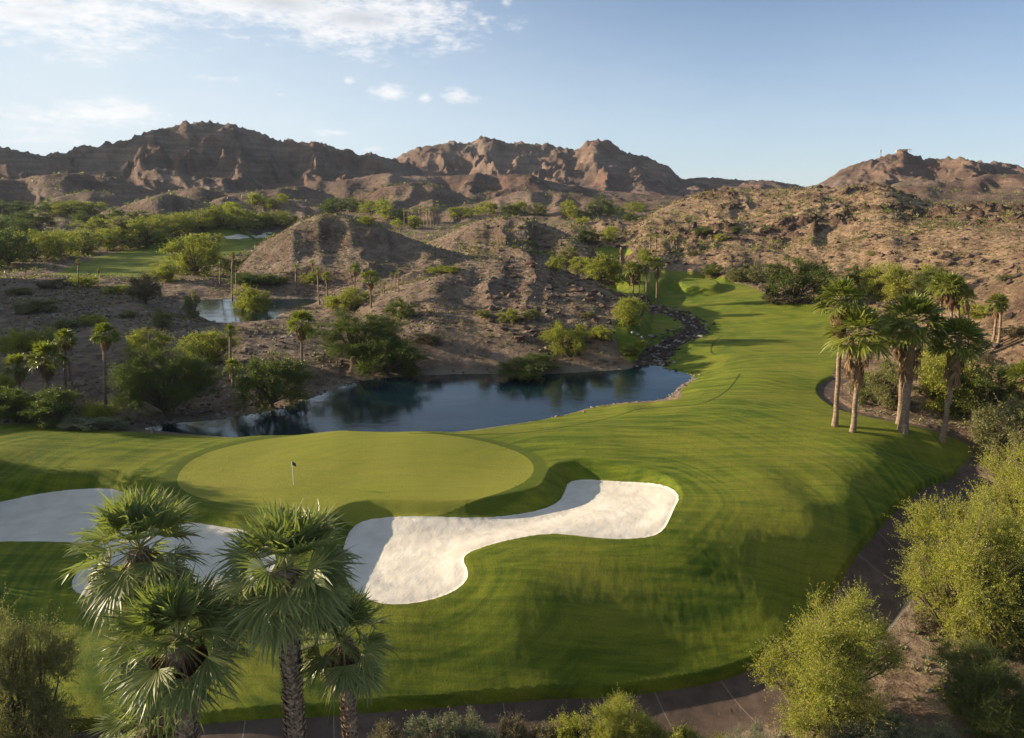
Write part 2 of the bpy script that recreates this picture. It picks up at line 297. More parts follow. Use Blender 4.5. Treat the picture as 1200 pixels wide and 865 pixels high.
# -------- path bed, pond basins, creek bed
bank = .62*sstep(.24, -.02, S_path)*(S_turf < 4)
H -= np.where(S_path < 1.5, bank*np.where(Up/tot < .7, 1, .35), 0)
def blur(G, n=12, it=2):
    for _ in range(it):
        for ax in (0, 1):
            c = np.cumsum(np.pad(G, [(n+1, n) if a == ax else (0, 0) for a in (0, 1)], mode='edge'), axis=ax)
            G = (c[2*n+1:]-c[:-2*n-1])/(2*n+1) if ax == 0 else (c[:, 2*n+1:]-c[:, :-2*n-1])/(2*n+1)
    return G
gS = np.gradient(np.minimum(S_pond, 24), axis=0)/np.gradient(RR)[:, None]
gf = np.clip(np.maximum(sstep(-.3, .3, gS), sstep(4, 7, AD)), 0, 1)
gf = blur(gf, 14, 2)
lim = np.interp(S_pond, [-6, -1.2, 0, .8, 2.5], [-4, -2.7, -2.03, -1.6, 30])*(1-gf)+np.interp(S_pond, [-6, -1.2, 0, 1, 5, 12, 20, 25], [-4, -2.7, -2.03, -1.78, -.6, 2.6, 9, 30])*gf
H = np.where(S_pond < 25, np.minimum(H, lim), H)
H = np.where((S_pond >= 0) & (S_pond < 3.5) & (Y > 70), np.maximum(H, -1.98+.1*np.minimum(S_pond, 1.5)), H)
H = np.where(S_pond2 < 31, np.minimum(H, np.interp(S_pond2, [-6, -1.2, 0, 1, 5, 10, 18, 31], [-2.4, -1.2, -.53, -.3, .4, 2.4, 9, 30])), H)
H = np.where((S_pond2 >= 0) & (S_pond2 < 4) & (RG > 135), np.maximum(H, -.48+.08*S_pond2), H)
wl = sstep(7.2, 8.2, AD)*sstep(12.5, 11.3, AD)*sstep(80, 84, RG)*sstep(96, 92, RG)*sstep(.2, 1.2, S_pond)
H = H*(1-wl)+blur(H, 7, 3)*wl
H -= .8*sstep(3.2, .6, Dcreek)

# ------------------------------------------------------------------ snap grid vertices onto the zone edges
dRr = np.gradient(RR)[:, None]; dAa = np.gradient(AZ)[None, :]
def snap(S, rmax, rmin=0):
    global X, Y, H, RG, A
    gr = np.gradient(S, axis=0)/dRr; ga = np.gradient(S, axis=1)/(RG0*dAa)
    g2 = gr*gr+ga*ga+1e-9
    hc = np.abs(gr)*dRr+np.abs(ga)*RG0*dAa
    m = (np.abs(S) < .52*hc) & (g2 > .3) & (RG0 < rmax) & (RG0 > rmin) & ~done
    dr = np.where(m, -S*gr/g2, 0); dt = np.where(m, -S*ga/g2, 0)
    hr = np.gradient(H, axis=0)/dRr; ht = np.gradient(H, axis=1)/(RG0*dAa)
    H = H+hr*dr+ht*dt
    X = X+dr*np.sin(A)+dt*np.cos(A); Y = Y+dr*np.cos(A)-dt*np.sin(A)
    done[m] = True
RG0 = RG.copy(); done = np.zeros(A.shape, bool)
HG = H.copy()      # regular-grid heights used for every placement query
snap(S_path, 130); snap(S_sand, 600); snap(S_green, 130); snap(S_turf, 600)

# ------------------------------------------------------------------ face zones
def fc(S): return (S[:-1, :-1]+S[1:, :-1]+S[:-1, 1:]+S[1:, 1:])/4
zone = np.zeros((NR-1, NA-1), int)          # 0 desert ground
rc = fc(RG0)
zone[rc > 520] = 5
zone[fc(S_turf) < 0] = 1
zone[fc(S_green) < 0] = 2
zone[(fc(S_sand) < 0) & (rc < 600)] = 3
zone[fc(S_path) < 0] = 4
for s, t in ((S_turf, 1),):
    pass
VX = np.stack([X, Y, H], -1).reshape(-1, 3)
idx = np.arange(NR*NA).reshape(NR, NA)
FQ = np.stack([idx[:-1, :-1], idx[:-1, 1:], idx[1:, 1:], idx[1:, :-1]], -1)   # ccw from above?

def mesh_from(name, V, faces_list, mats=(), smooth=True, matidx=None, attrs=None):
    """faces_list: list of (n,k) int arrays (k = 3 or 4)"""
    me = bpy.data.meshes.new(name)
    nl = sum(f.size for f in faces_list); nf = sum(len(f) for f in faces_list)
    me.vertices.add(len(V)); me.vertices.foreach_set('co', np.ascontiguousarray(V, np.float32).ravel())
    me.loops.add(nl); me.polygons.add(nf)
    lv = np.concatenate([f.ravel() for f in faces_list]).astype(np.int32)
    tot = np.concatenate([np.full(len(f), f.shape[1]) for f in faces_list]); st = np.concatenate([[0], np.cumsum(tot)[:-1]]).astype(np.int32)
    me.loops.foreach_set('vertex_index', lv); me.polygons.foreach_set('loop_start', st)
    me.polygons.foreach_set('use_smooth', np.full(nf, smooth, bool))
    if matidx is not None: me.polygons.foreach_set('material_index', matidx.astype(np.int32))
    for m in mats: me.materials.append(m)
    if attrs:
        for k, v in attrs.items():
            a = me.attributes.new(k, 'FLOAT', 'POINT'); a.data.foreach_set('value', np.ascontiguousarray(v, np.float32))
    me.update(); me.validate()
    return me
def link(name, me, parent=None):
    o = bpy.data.objects.new(name, me); COL.objects.link(o)
    if parent is not None: o.parent = parent
    return o
def tag(o, label=None, cat=None, group=None, kind=None):
    if label: o['label'] = label
    if cat: o['category'] = cat
    if group: o['group'] = group
    if kind: o['kind'] = kind
    return o

# ------------------------------------------------------------------ materials
class NT:
    def __init__(s, name, tree=None):
        if tree is None:
            s.m = bpy.data.materials.new(name); s.m.use_nodes = True; s.t = s.m.node_tree
            s.t.nodes.clear(); s.out = s.n('ShaderNodeOutputMaterial')
        else: s.t = tree
    def n(s, typ, **k):
        nd = s.t.nodes.new(typ)
        for a, v in k.items(): setattr(nd, a, v)
        return nd
    def l(s, a, b): s.t.links.new(a, b)
    def set(s, sock, v):
        if isinstance(v, bpy.types.NodeSocket): s.l(v, sock)
        else: sock.default_value = v
    def math(s, op, a, b=0., c=None, clamp=False):
        nd = s.n('ShaderNodeMath', operation=op, use_clamp=clamp); s.set(nd.inputs[0], a); s.set(nd.inputs[1], b)
        if c is not None: s.set(nd.inputs[2], c)
        return nd.outputs[0]
    def mix(s, f, a, b, bt='MIX'):
        nd = s.n('ShaderNodeMix', data_type='RGBA', blend_type=bt); s.set(nd.inputs[0], f)
        for i, v in ((6, a), (7, b)):
            if not isinstance(v, bpy.types.NodeSocket): v = (*v, 1) if len(v) == 3 else v
            s.set(nd.inputs[i], v)
        return nd.outputs[2]
    def noise(s, scale, detail=4, vec=None, rough=.55, dist=0.):
        nd = s.n('ShaderNodeTexNoise'); nd.inputs['Scale'].default_value = scale; nd.inputs['Detail'].default_value = detail
        nd.inputs['Roughness'].default_value = rough; nd.inputs['Distortion'].default_value = dist
        if vec is not None: s.l(vec, nd.inputs['Vector'])
        return nd.outputs['Fac']
    def pos(s): return s.n('ShaderNodeNewGeometry').outputs['Position']
    def mapv(s, v, sc=(1, 1, 1), rot=(0, 0, 0), loc=(0, 0, 0)):
        nd = s.n('ShaderNodeMapping'); s.l(v, nd.inputs[0]); nd.inputs['Scale'].default_value = sc; nd.inputs['Rotation'].default_value = rot; nd.inputs['Location'].default_value = loc
        return nd.outputs[0]
    def ramp(s, f, stops, interp='LINEAR'):
        nd = s.n('ShaderNodeValToRGB'); s.l(f, nd.inputs[0]); cr = nd.color_ramp; cr.interpolation = interp
        while len(cr.elements) < len(stops): cr.elements.new(.5)
        for e, (p, c) in zip(cr.elements, stops):
            e.position = p; e.color = (*c, 1) if not isinstance(c, (int, float)) else (c, c, c, 1)
        return nd.outputs[0]
    def rng(s, f, a, b, c=0., d=1.):
        nd = s.n('ShaderNodeMapRange'); nd.interpolation_type = 'SMOOTHSTEP'; s.l(f, nd.inputs[0])
        for i, v in enumerate((a, b, c, d)): nd.inputs[i+1].default_value = v
        return nd.outputs[0]
    def attr(s, name): return s.n('ShaderNodeAttribute', attribute_name=name).outputs['Fac']
    def bump(s, h, strength=.5, dist=.1, nrm=None):
        nd = s.n('ShaderNodeBump'); s.l(h, nd.inputs['Height']); nd.inputs['Strength'].default_value = strength; nd.inputs['Distance'].default_value = dist
        if nrm is not None: s.l(nrm, nd.inputs['Normal'])
        return nd.outputs[0]
    def bsdf(s, col, rough=.8, normal=None, spec=.3, **k):
        b = s.n('ShaderNodeBsdfPrincipled'); s.set(b.inputs['Base Color'], (*col, 1) if isinstance(col, tuple) else col)
        s.set(b.inputs['Roughness'], rough); s.set(b.inputs['Specular IOR Level'], spec)
        if normal is not None: s.l(normal, b.inputs['Normal'])
        for kk, v in k.items(): s.set(b.inputs[kk], v)
        return b
    def done(s, b): s.l(b.outputs[0] if not isinstance(b, bpy.types.NodeSocket) else b, s.out.inputs[0]); return s.m

def simple(name, col, rough=.7, var=.25, scale=3., bump=0., spec=.3):
    t = NT(name); p = t.pos(); f = t.noise(scale, 5, p)
    c = t.mix(f, tuple(v*(1-var) for v in col), tuple(min(1, v*(1+var)) for v in col))
    return t.done(t.bsdf(c, rough, t.bump(f, .5, bump) if bump else None, spec))

def turf_mat(name, lo, hi, dry, streak=.35, grain=.5):
    t = NT(name); p = t.pos()
    big = t.noise(.06, 4, p); mid = t.noise(.35, 5, p)
    st = t.noise(1.0, 4, t.mapv(p, (.12, 1.3, 1), (0, 0, R(-22))))      # mower sweeps
    st2 = t.noise(1.0, 3, t.mapv(p, (.2, 2.4, 1), (0, 0, R(12))))
    fine = t.noise(9, 3, p, .7); vf = t.noise(34, 2, p, .7)
    cv = t.n('ShaderNodeCombineXYZ'); sxyz = t.n('ShaderNodeSeparateXYZ'); t.l(p, sxyz.inputs[0])
    t.l(t.math('MULTIPLY', t.attr('sweep'), 1.15), cv.inputs[0]); t.l(t.math('MULTIPLY', sxyz.outputs[0], .09), cv.inputs[1])
    sw = t.noise(1.0, 4, cv.outputs[0], .6)
    c = t.mix(t.rng(t.math('ADD', t.math('MULTIPLY', st, .45), t.math('MULTIPLY', sw, .55)), .36, .64), lo, hi)
    c = t.mix(t.math('MULTIPLY', t.rng(big, .42, .68), .6), c, dry)
    c = t.mix(t.math('MULTIPLY', t.rng(mid, .5, .75), .3), c, dry)
    c = t.mix(t.math('MULTIPLY', t.rng(st2, .45, .7), streak), c, lo)
    c = t.mix(grain, c, t.ramp(t.math('ADD', t.math('MULTIPLY', fine, .6), t.math('MULTIPLY', vf, .4)), [(.28, .2), (.5, .95), (.74, 1.75)]), 'MULTIPLY')
    # brown worn spots
    br = t.noise(.17, 6, t.mapv(p, (1, .5, 1)), .7)
    c = t.mix(t.math('MULTIPLY', t.rng(br, .60, .76), .45), c, (.16, .12, .05))
    co = t.attr('collar')
    cm = t.math('MULTIPLY', t.rng(co, -.05, .08), t.rng(co, 1.5, 1.1))
    c = t.mix(t.math('MULTIPLY', cm, .8), c, (.075, .10, .012))
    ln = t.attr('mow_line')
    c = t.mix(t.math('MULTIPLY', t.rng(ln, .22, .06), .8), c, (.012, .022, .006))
    h = t.math('ADD', t.math('MULTIPLY', vf, .5), fine)
    nb = t.bump(h, 1., .07); nb = t.bump(t.noise(2.2, 4, t.mapv(p, (.35, 1.2, 1), (0, 0, R(-20)))), .55, .12, nb)
    b = t.bsdf(c, .85, nb, .1); b.inputs['Sheen Weight'].default_value = .03; b.inputs['Sheen Roughness'].default_value = .5
    b.inputs['Sheen Tint'].default_value = (.6, .8, .25, 1)
    return t.done(b)
M_turf = turf_mat('fairway_turf', (.056, .095, .009), (.185, .205, .017), (.250, .225, .030))
M_green = turf_mat('green_turf', (.205, .212, .028), (.245, .245, .034), (.27, .25, .045), .15, .2)

def desert_mat():
    t = NT('desert_ground'); p = t.pos()
    rock = t.attr('rock'); farr = t.attr('far'); gold = t.attr('gold'); shore = t.attr('shore')
    n1 = t.noise(.035, 6, p, .6); n2 = t.noise(.3, 7, p, .68); n3 = t.noise(2.6, 6, p, .72); n4 = t.noise(.012, 5, p, .6)
    vor = t.n('ShaderNodeTexVoronoi'); vor.inputs['Scale'].default_value = .9; t.l(p, vor.inputs['Vector'])
    vo2 = t.n('ShaderNodeTexVoronoi'); vo2.inputs['Scale'].default_value = .22; t.l(p, vo2.inputs['Vector'])
    soil = t.mix(t.rng(n2, .35, .65), (.150, .108, .078), (.290, .215, .152))
    soil = t.mix(t.math('MULTIPLY', t.rng(n1, .4, .65), .6), soil, (.190, .128, .096))
    soilg = t.mix(t.rng(n2, .35, .65), (.225, .140, .080), (.38, .262, .155))
    soil = t.mix(gold, soil, soilg)
    dark = t.mix(t.rng(n3, .35, .65), (.040, .027, .021), (.125, .075, .052))
    mixf = t.math('ADD', t.math('MULTIPLY', rock, .95), t.math('MULTIPLY', t.rng(n3, .56, .70), .5), clamp=True)
    c = t.mix(mixf, soil, dark)
    # dry grass tufts as small specks
    sp1 = t.math('MULTIPLY', t.rng(vor.outputs['Distance'], .34, .12), t.rng(t.noise(.09, 3, p), .42, .62))
    c = t.mix(t.math('MULTIPLY', sp1, .55), c, (.24, .19, .085))
    vo3 = t.n('ShaderNodeTexVoronoi'); vo3.inputs['Scale'].default_value = .42; vo3.inputs['Randomness'].default_value = 1.; t.l(t.mapv(p, (1, 1.5, 1)), vo3.inputs['Vector'])
    sp2 = t.math('MULTIPLY', t.rng(t.math('ADD', vo3.outputs['Distance'], t.math('MULTIPLY', t.math('SUBTRACT', n3, .5), 1.4)), .42, .22), t.rng(t.noise(.05, 4, p), .38, .58))
    c = t.mix(t.math('MULTIPLY', sp2, .7), c, (.060, .040, .028))
    # distant mountain rock: red brown with pale scree and varnished patches
    mt = t.mix(t.rng(t.noise(.02, 8, p, .66), .35, .62), (.080, .052, .041), (.225, .150, .112))
    mt = t.mix(t.math('MULTIPLY', t.rng(n4, .45, .62), .6), mt, (.165, .085, .060))
    mt = t.mix(t.math('MULTIPLY', t.rng(t.noise(.008, 4, p), .5, .66), .5), mt, (.25, .195, .150))
    mt = t.mix(t.math('MULTIPLY', t.rng(vo2.outputs['Distance'], .45, .2), .35), mt, (.10, .095, .05))
    stt = t.noise(1., 5, t.mapv(p, (.006, .006, .16), (R(9), R(6), 0)), .6)
    mt = t.mix(t.math('MULTIPLY', t.rng(stt, .47, .58), .4), mt, (.085, .050, .040))
    c = t.mix(farr, c, mt)
    c = t.mix(shore, c, (.24, .195, .145))
    h = t.math('ADD', t.math('MULTIPLY', n3, .25), t.math('ADD', n2, t.math('MULTIPLY', vor.outputs['Distance'], -.25)))
    nb = t.bump(h, 1., 1.5); nb = t.bump(t.noise(.05, 8, p, .72), t_far_b, 9., nb) if False else nb
    hb = t.n('ShaderNodeBump'); t.l(t.noise(.045, 9, p, .72), hb.inputs['Height']); t.l(t.math('MULTIPLY', farr, .7), hb.inputs['Strength']); hb.inputs['Distance'].default_value = 10.; t.l(nb, hb.inputs['Normal'])
    return t.done(t.bsdf(c, .92, hb.outputs[0], .12))
M_desert = desert_mat()

def sand_mat():
    t = NT('bunker_sand'); p = t.pos()
    w = t.n('ShaderNodeTexWave'); w.wave_type = 'BANDS'; w.inputs['Scale'].default_value = 1.6; w.inputs['Distortion'].default_value = 9; w.inputs['Detail'].default_value = 3; w.inputs['Detail Scale'].default_value = .8
    t.l(t.mapv(p, (.5, 1.6, 1), (0, 0, R(15))), w.inputs['Vector'])
    n1 = t.noise(.5, 5, p); n2 = t.noise(7, 5, p, .75); n3 = t.noise(26, 2, p)
    c = t.mix(t.rng(n1, .3, .7), (.57, .515, .43), (.68, .62, .53))
    c = t.mix(t.math('MULTIPLY', t.rng(n2, .5, .72), .25), c, (.45, .38, .30))
    h = t.math('ADD', t.math('MULTIPLY', w.outputs['Fac'], .16), t.math('ADD', n2, t.math('MULTIPLY', n3, .4)))
    return t.done(t.bsdf(c, .95, t.bump(h, .6, .045), .1))
M_sand = sand_mat()

def path_mat():
    t = NT('path_concrete'); p = t.pos(); u = t.attr('along'); v = t.attr('across')
    n1 = t.noise(.7, 6, p, .7); n2 = t.noise(6, 6, p, .75)
    c = t.mix(t.rng(n1, .35, .65), (.080, .055, .041), (.145, .098, .072))
    c = t.mix(t.math('MULTIPLY', t.rng(n2, .5, .7), .5), c, (.15, .11, .08))
    # dusty margin
    c = t.mix(t.math('MULTIPLY', t.rng(t.math('ADD', v, t.math('MULTIPLY', n1, .8)), .15, .65, 1, 0), .55), c, (.17, .115, .08))
    sg = t.math('FLOOR', t.math('DIVIDE', u, 5.)); wn = t.n('ShaderNodeTexWhiteNoise'); wn.noise_dimensions = '1D'; t.l(sg, wn.inputs['W'])
    c = t.mix(t.math('MULTIPLY', wn.outputs['Value'], .45), c, (.065, .045, .035))
    j = t.math('ABSOLUTE', t.math('SUBTRACT', t.math('FRACT', t.math('DIVIDE', u, 5.)), .5))
    jm = t.rng(j, .4915, .4955)
    c = t.mix(t.math('MULTIPLY', jm, .75), c, (.27, .21, .16))
    return t.done(t.bsdf(c, .85, t.bump(n2, .5, .02), .25))
M_path = path_mat()

def water_mat():
    t = NT('pond_water'); p = t.pos()
    n = t.noise(1.6, 3, t.mapv(p, (1, .6, 1))); n2 = t.noise(7, 2, p)
    h = t.math('MULTIPLY', t.math('ADD', n, t.math('MULTIPLY', n2, .25)), t.math('ADD', .25, t.math('MULTIPLY', t.rng(t.noise(.07, 3, t.mapv(p, (.5, 1.6, 1))), .42, .62), 1.6)))
    b = t.bsdf((.006, .018, .024), .10, t.bump(h, .3, .06), .5); b.inputs['IOR'].default_value = 1.5
    return t.done(b)
M_water = water_mat()

# ------------------------------------------------------------------ build ground sheets
dHr = np.gradient(HG, axis=0)/dRr; dHt = np.gradient(HG, axis=1)/(RG0*dAa)
slope = np.hypot(dHr, dHt)
rocka = np.clip(sstep(.42, .9, slope)*.7*(RG0 < 520)+oc*.95+oc2*.8+sstep(.1, .5, fbm(X/9, Y/9, 4, 601))*.28, 0, 1)
rocka = np.clip(rocka+sstep(3.5, 1, Dcreek)*.9, 0, 1)
fara = sstep(470, 720, RG0)
golda = sstep(2, 12, AD)*sstep(60, 130, RG0)*sstep(900, 500, RG0)*.85
golda = np.maximum(golda, sstep(25, 30, AD)*.6*sstep(60, 40, RG0))
shorea = np.maximum(sstep(1.6, .5, np.abs(S_pond-.4)), sstep(2.0, .6, np.abs(S_pond2-.5)))*.75*(S_pond > -.6)
attr_all = dict(rock=rocka, far=fara, gold=golda, shore=shorea, mow_line=Dline, sweep=S_wide+fbm(X/13, Y/13, 2, 640)*1.6, collar=S_green, along=Up, across=-S_path)
names = [(0, 'ground', M_desert, ('rock', 'far', 'gold', 'shore')), (1, 'fairway_turf', M_turf, ('mow_line', 'sweep', 'collar')), (2, 'putting_green', M_green, ('mow_line', 'sweep', 'collar')),
         (3, 'bunker_sand', M_sand, ()), (4, 'cart_path', M_path, ('along', 'across')), (5, 'hills', M_desert, ('rock', 'far', 'gold', 'shore'))]
zf = zone.ravel(); FQf = FQ.reshape(-1, 4)
for z, nm, mat, ats in names:
    q = FQf[zf == z]; u, inv = np.unique(q, return_inverse=True); q = inv.reshape(q.shape)
    me = mesh_from(nm, VX[u], [q[:, ::-1] if False else q[:, [0, 3, 2, 1]][:, ::-1]], [mat], True, None, {k: attr_all[k].ravel()[u] for k in ats})
    tag(link(nm, me), kind='structure')
def water_plane(name, p, z, grow=1.6):
    c = p.mean(0); V = []; n = len(p)
    area = 0.5*np.sum(p[:, 0]*np.roll(p[:, 1], -1)-np.roll(p[:, 0], -1)*p[:, 1]); sg = 1 if area > 0 else -1
    t = np.roll(p, -1, 0)-np.roll(p, 1, 0); nn = np.stack([t[:, 1], -t[:, 0]], 1)*sg; nn /= np.hypot(nn[:, 0], nn[:, 1])[:, None]
    q = p+nn*grow
    if sg < 0: q = q[::-1]
    me = bpy.data.meshes.new(name); me.from_pydata([(x, y, z) for x, y in q], [], [list(range(len(q)))]); me.materials.append(M_water)
    tag(link(name, me), kind='structure')
water_plane('pond_water', pond_p, -2.0); water_plane('upper_pond_water', pond2_p, -.5)

# ------------------------------------------------------------------ mesh accumulator
class Acc:
    def __init__(s): s.V = []; s.Q = []; s.T = []; s.qm = []; s.tm = []; s.n = 0
    def add(s, V, Q=None, T=None, m=0):
        V = np.asarray(V, float).reshape(-1, 3)
        if Q is not None and len(Q): Q = np.asarray(Q)+s.n; s.Q.append(Q); s.qm.append(np.full(len(Q), m))
        if T is not None and len(T): T = np.asarray(T)+s.n; s.T.append(T); s.tm.append(np.full(len(T), m))
        s.V.append(V); s.n += len(V)
    def mesh(s, name, mats, smooth=False):
        fl = []; mi = []
        if s.Q: fl.append(np.concatenate(s.Q)); mi += s.qm
        if s.T: fl.append(np.concatenate(s.T)); mi += s.tm
        return mesh_from(name, np.concatenate(s.V), fl, mats, smooth, np.concatenate(mi))
    def tube(s, pts, rad, sides=6, m=0, cap=True):
        pts = np.asarray(pts, float); rad = np.asarray(rad, float); n = len(pts)
        t = np.gradient(pts, axis=0); t /= np.linalg.norm(t, axis=1)[:, None]+1e-9
        ref = np.where(np.abs(t[:, 2:3]) > .9, [[1, 0, 0]], [[0, 0, 1]]) if False else np.tile([[.31, .17, .94]] if abs(t[0, 2]) < .8 else [[1, .1, 0]], (n, 1))
        a = np.cross(t, ref); a /= np.linalg.norm(a, axis=1)[:, None]+1e-9; b = np.cross(t, a)
        th = np.linspace(0, 2*np.pi, sides, endpoint=False)
        V = pts[:, None]+rad[:, None, None]*(a[:, None]*np.cos(th)[None, :, None]+b[:, None]*np.sin(th)[None, :, None])
        i = np.arange((n-1)*sides); r = i//sides; c = i % sides; c2 = (c+1) % sides
        Q = np.stack([r*sides+c, (r+1)*sides+c, (r+1)*sides+c2, r*sides+c2], 1)
        V = V.reshape(-1, 3); T = None
        if cap:
            V = np.vstack([V, pts[-1]]); k = len(V)-1; cc = np.arange(sides); T = np.stack([(n-1)*sides+cc, np.full(sides, k), (n-1)*sides+(cc+1) % sides], 1)
        s.add(V, Q, T, m)
    def box(s, c, h, m=0, rot=None):
        V = np.array([[i, j, k] for i in (-1, 1) for j in (-1, 1) for k in (-1, 1)], float)*np.asarray(h)
        if rot is not None: V = V@rot.T
        s.add(V+np.asarray(c), [[0, 1, 3, 2], [4, 6, 7, 5], [0, 4, 5, 1], [2, 3, 7, 6], [0, 2, 6, 4], [1, 5, 7, 3]], None, m)
def unit(v): return v/(np.linalg.norm(v, axis=-1, keepdims=True)+1e-9)
def rdir(n, g): return unit(g.normal(size=(n, 3)))

# ------------------------------------------------------------------ foliage materials
def leaf_mat(name, lo, hi, rough=.5, trans=.40, tint=(.9, 1.1, .4)):
    t = NT(name); g = t.n('ShaderNodeNewGeometry'); oi = t.n('ShaderNodeObjectInfo')
    f = t.math('ADD', t.math('MULTIPLY', g.outputs['Random Per Island'], .7), t.math('MULTIPLY', oi.outputs['Random'], .3))
    c = t.mix(f, lo, hi)
    b = t.bsdf(c, rough, None, .3)
    tr = t.n('ShaderNodeBsdfTranslucent'); t.l(t.mix(1., c, tuple(tint), 'MULTIPLY'), tr.inputs['Color'])
    mx = t.n('ShaderNodeMixShader'); mx.inputs[0].default_value = trans; t.l(b.outputs[0], mx.inputs[1]); t.l(tr.outputs[0], mx.inputs[2])
    return t.done(mx.outputs[0])
ML = {
 'green': leaf_mat('mesquite_leaves', (.050, .074, .014), (.165, .185, .036), tint=(1.2, 1.5, .5)),
 'bright': leaf_mat('palo_verde_leaves', (.235, .240, .032), (.385, .370, .068), tint=(1.2, 1.4, .5)),
 'pale': leaf_mat('dusty_leaves', (.150, .150, .055), (.300, .285, .115), tint=(1.1, 1.2, .6)),
 'dry': leaf_mat('dry_twig_leaves', (.115, .090, .045), (.230, .190, .100), trans=.2),
 'sage': leaf_mat('sage_leaves', (.14, .15, .085), (.27, .28, .16), trans=.2),
}
M_bark = simple('bark', (.11, .08, .055), .9, .35, 6., .03)
M_palmleaf = leaf_mat('palm_frond_green', (.100, .125, .036), (.270, .275, .110), .42, .34, (1.3, 1.5, .6))
M_palmleaf2 = leaf_mat('palm_frond_sunlit_tint', (.085, .112, .020), (.230, .235, .050), .38, .34, (1.4, 1.5, .5))  # sunlit yellow-green put into the leaf colour of mid and far palms
M_petiole = simple('palm_petiole', (.26, .24, .08), .5, .25, 4.)
M_thatch = leaf_mat('palm_dead_fronds', (.13, .075, .038), (.27, .17, .085), .8, .15, (1, .8, .5))
def palm_trunk_mat():
    t = NT('palm_trunk'); p = t.n('ShaderNodeTexCoord').outputs['Object']
    n1 = t.noise(5, 5, p, .7); n2 = t.noise(1.0, 4, t.mapv(p, (2, 2, 14)))
    c = t.mix(t.rng(n1, .3, .7), (.16, .105, .066), (.36, .27, .19))
    c = t.mix(t.math('MULTIPLY', t.rng(n2, .45, .65), .6), c, (.11, .068, .044))
    return t.done(t.bsdf(c, .9, t.bump(t.math('ADD', n1, n2), .8, .05), .15))
M_ptrunk = palm_trunk_mat()

# ------------------------------------------------------------------ bushes and trees (unit size: about 1 wide, 1 tall)
def blade_quads(acc, C, D, S, L, W, m=0):
    n = len(C); L = np.broadcast_to(L, (n,))[:, None]; W = np.broadcast_to(W, (n,))[:, None]
    V = np.stack([C, C+D*L*.5+S*W*.5, C+D*L, C+D*L*.5-S*W*.5], 1).reshape(-1, 3)
    acc.add(V, np.arange(4*n).reshape(n, 4), None, m)
def make_bush(kind, K, Mt, Lf, leaf, seed, trunk=.12, shape='round', strag=.0, twig=True):
    """returns (crown mesh, trunk mesh)"""
    g = np.random.default_rng(seed); cr = Acc(); tk = Acc()
    # clump centres inside an uneven dome
    lob = rdir(7, g)*.16; lobr = g.uniform(.20, .34, 7)
    cen = []
    while len(cen) < K:
        p = g.uniform(-1, 1, 3)*[.5, .5, .5]; q = p/np.array([.42, .42, .42])
        rad = np.linalg.norm(q)
        th = math.atan2(p[1], p[0]); lim = .84+.24*math.sin(th*2+seed)+.20*math.sin(th*5+seed*2)+.20*math.sin(p[2]*13+th*3+seed)
        if rad > lim or rad < .42*lim*g.random()**.5: continue
        z = .50+p[2]*(1.0 if shape == 'round' else .95)
        if shape == 'low': z = .36+p[2]*.72
        if z < .06: z = .06+.12*g.random()
        if shape == 'tree' and z < .30: continue
        cen.append((p[0], p[1], z))
    cen = np.array(cen)
    core = np.array([0, 0, .34 if shape != 'low' else .12])
    # limbs
    base = np.array([0, 0, -.06])
    nl = max(3, int(K*.22)); lim = cen[g.choice(K, nl, replace=False)]
    fork = np.array([g.normal()*.03, g.normal()*.03, trunk])
    if shape != 'low': tk.tube([base, base*.4+fork*.6+[.01, 0, 0], fork], [.036, .03, .027], 7)
    for e in lim:
        st = fork if shape != 'low' else np.array([0, 0, -.02])
        mid = st*.5+e*.5+g.normal(size=3)*.05+[0, 0, -.03]; r0 = .019 if shape != 'low' else .012
        tk.tube([st, st*.6+mid*.4, mid, e], [r0, r0*.75, r0*.5, r0*.2], 5)
        for _ in range(2):
            e2 = e+unit(e-core)*g.uniform(.02, .1)+g.normal(size=3)*.06
            tk.tube([mid, (mid+e2)/2+g.normal(size=3)*.02, e2], [r0*.4, r0*.25, r0*.1], 4)
    # twigs
    n = K*Mt; c = np.repeat(cen, Mt, 0)+g.normal(size=(n, 3))*.022
    out = unit(c-core)
    d = unit(out*.75+rdir(n, g)*.85+np.array([0, 0, .28 if kind != 'sage' else .7]))
    L = g.uniform(.045, .15, n)*(1+strag*g.random(n)**4*2.2)
    if kind == 'green': d[:, 2] *= .85
    if twig:
        side = unit(np.cross(d, rdir(n, g)))
        blade_quads(cr, c, d, side, L*1.05, leaf*.16, 1)
    # leaves
    t = (np.arange(Lf)+.6)/Lf; nn = n*Lf
    T = np.tile(t, n)+g.uniform(-.08, .08, nn)
    pc = np.repeat(c, Lf, 0)+np.repeat(d*L[:, None], Lf, 0)*T[:, None]; pc[:, 2] -= (T**2)*.015
    ld = unit(np.repeat(d, Lf, 0)*.5+rdir(nn, g)*.9+[0, 0, .1]); ls = unit(np.cross(ld, rdir(nn, g)))
    pc += rdir(nn, g)*leaf*.6
    s = leaf*g.uniform(.55, 1.25, nn)
    blade_quads(cr, pc, ld, ls, s, s*(.55 if kind != 'sage' else .4), 0)
    return cr.mesh(kind+'_crown', [ML[kind], M_bark]), tk.mesh(kind+'_trunk', [M_bark], True)

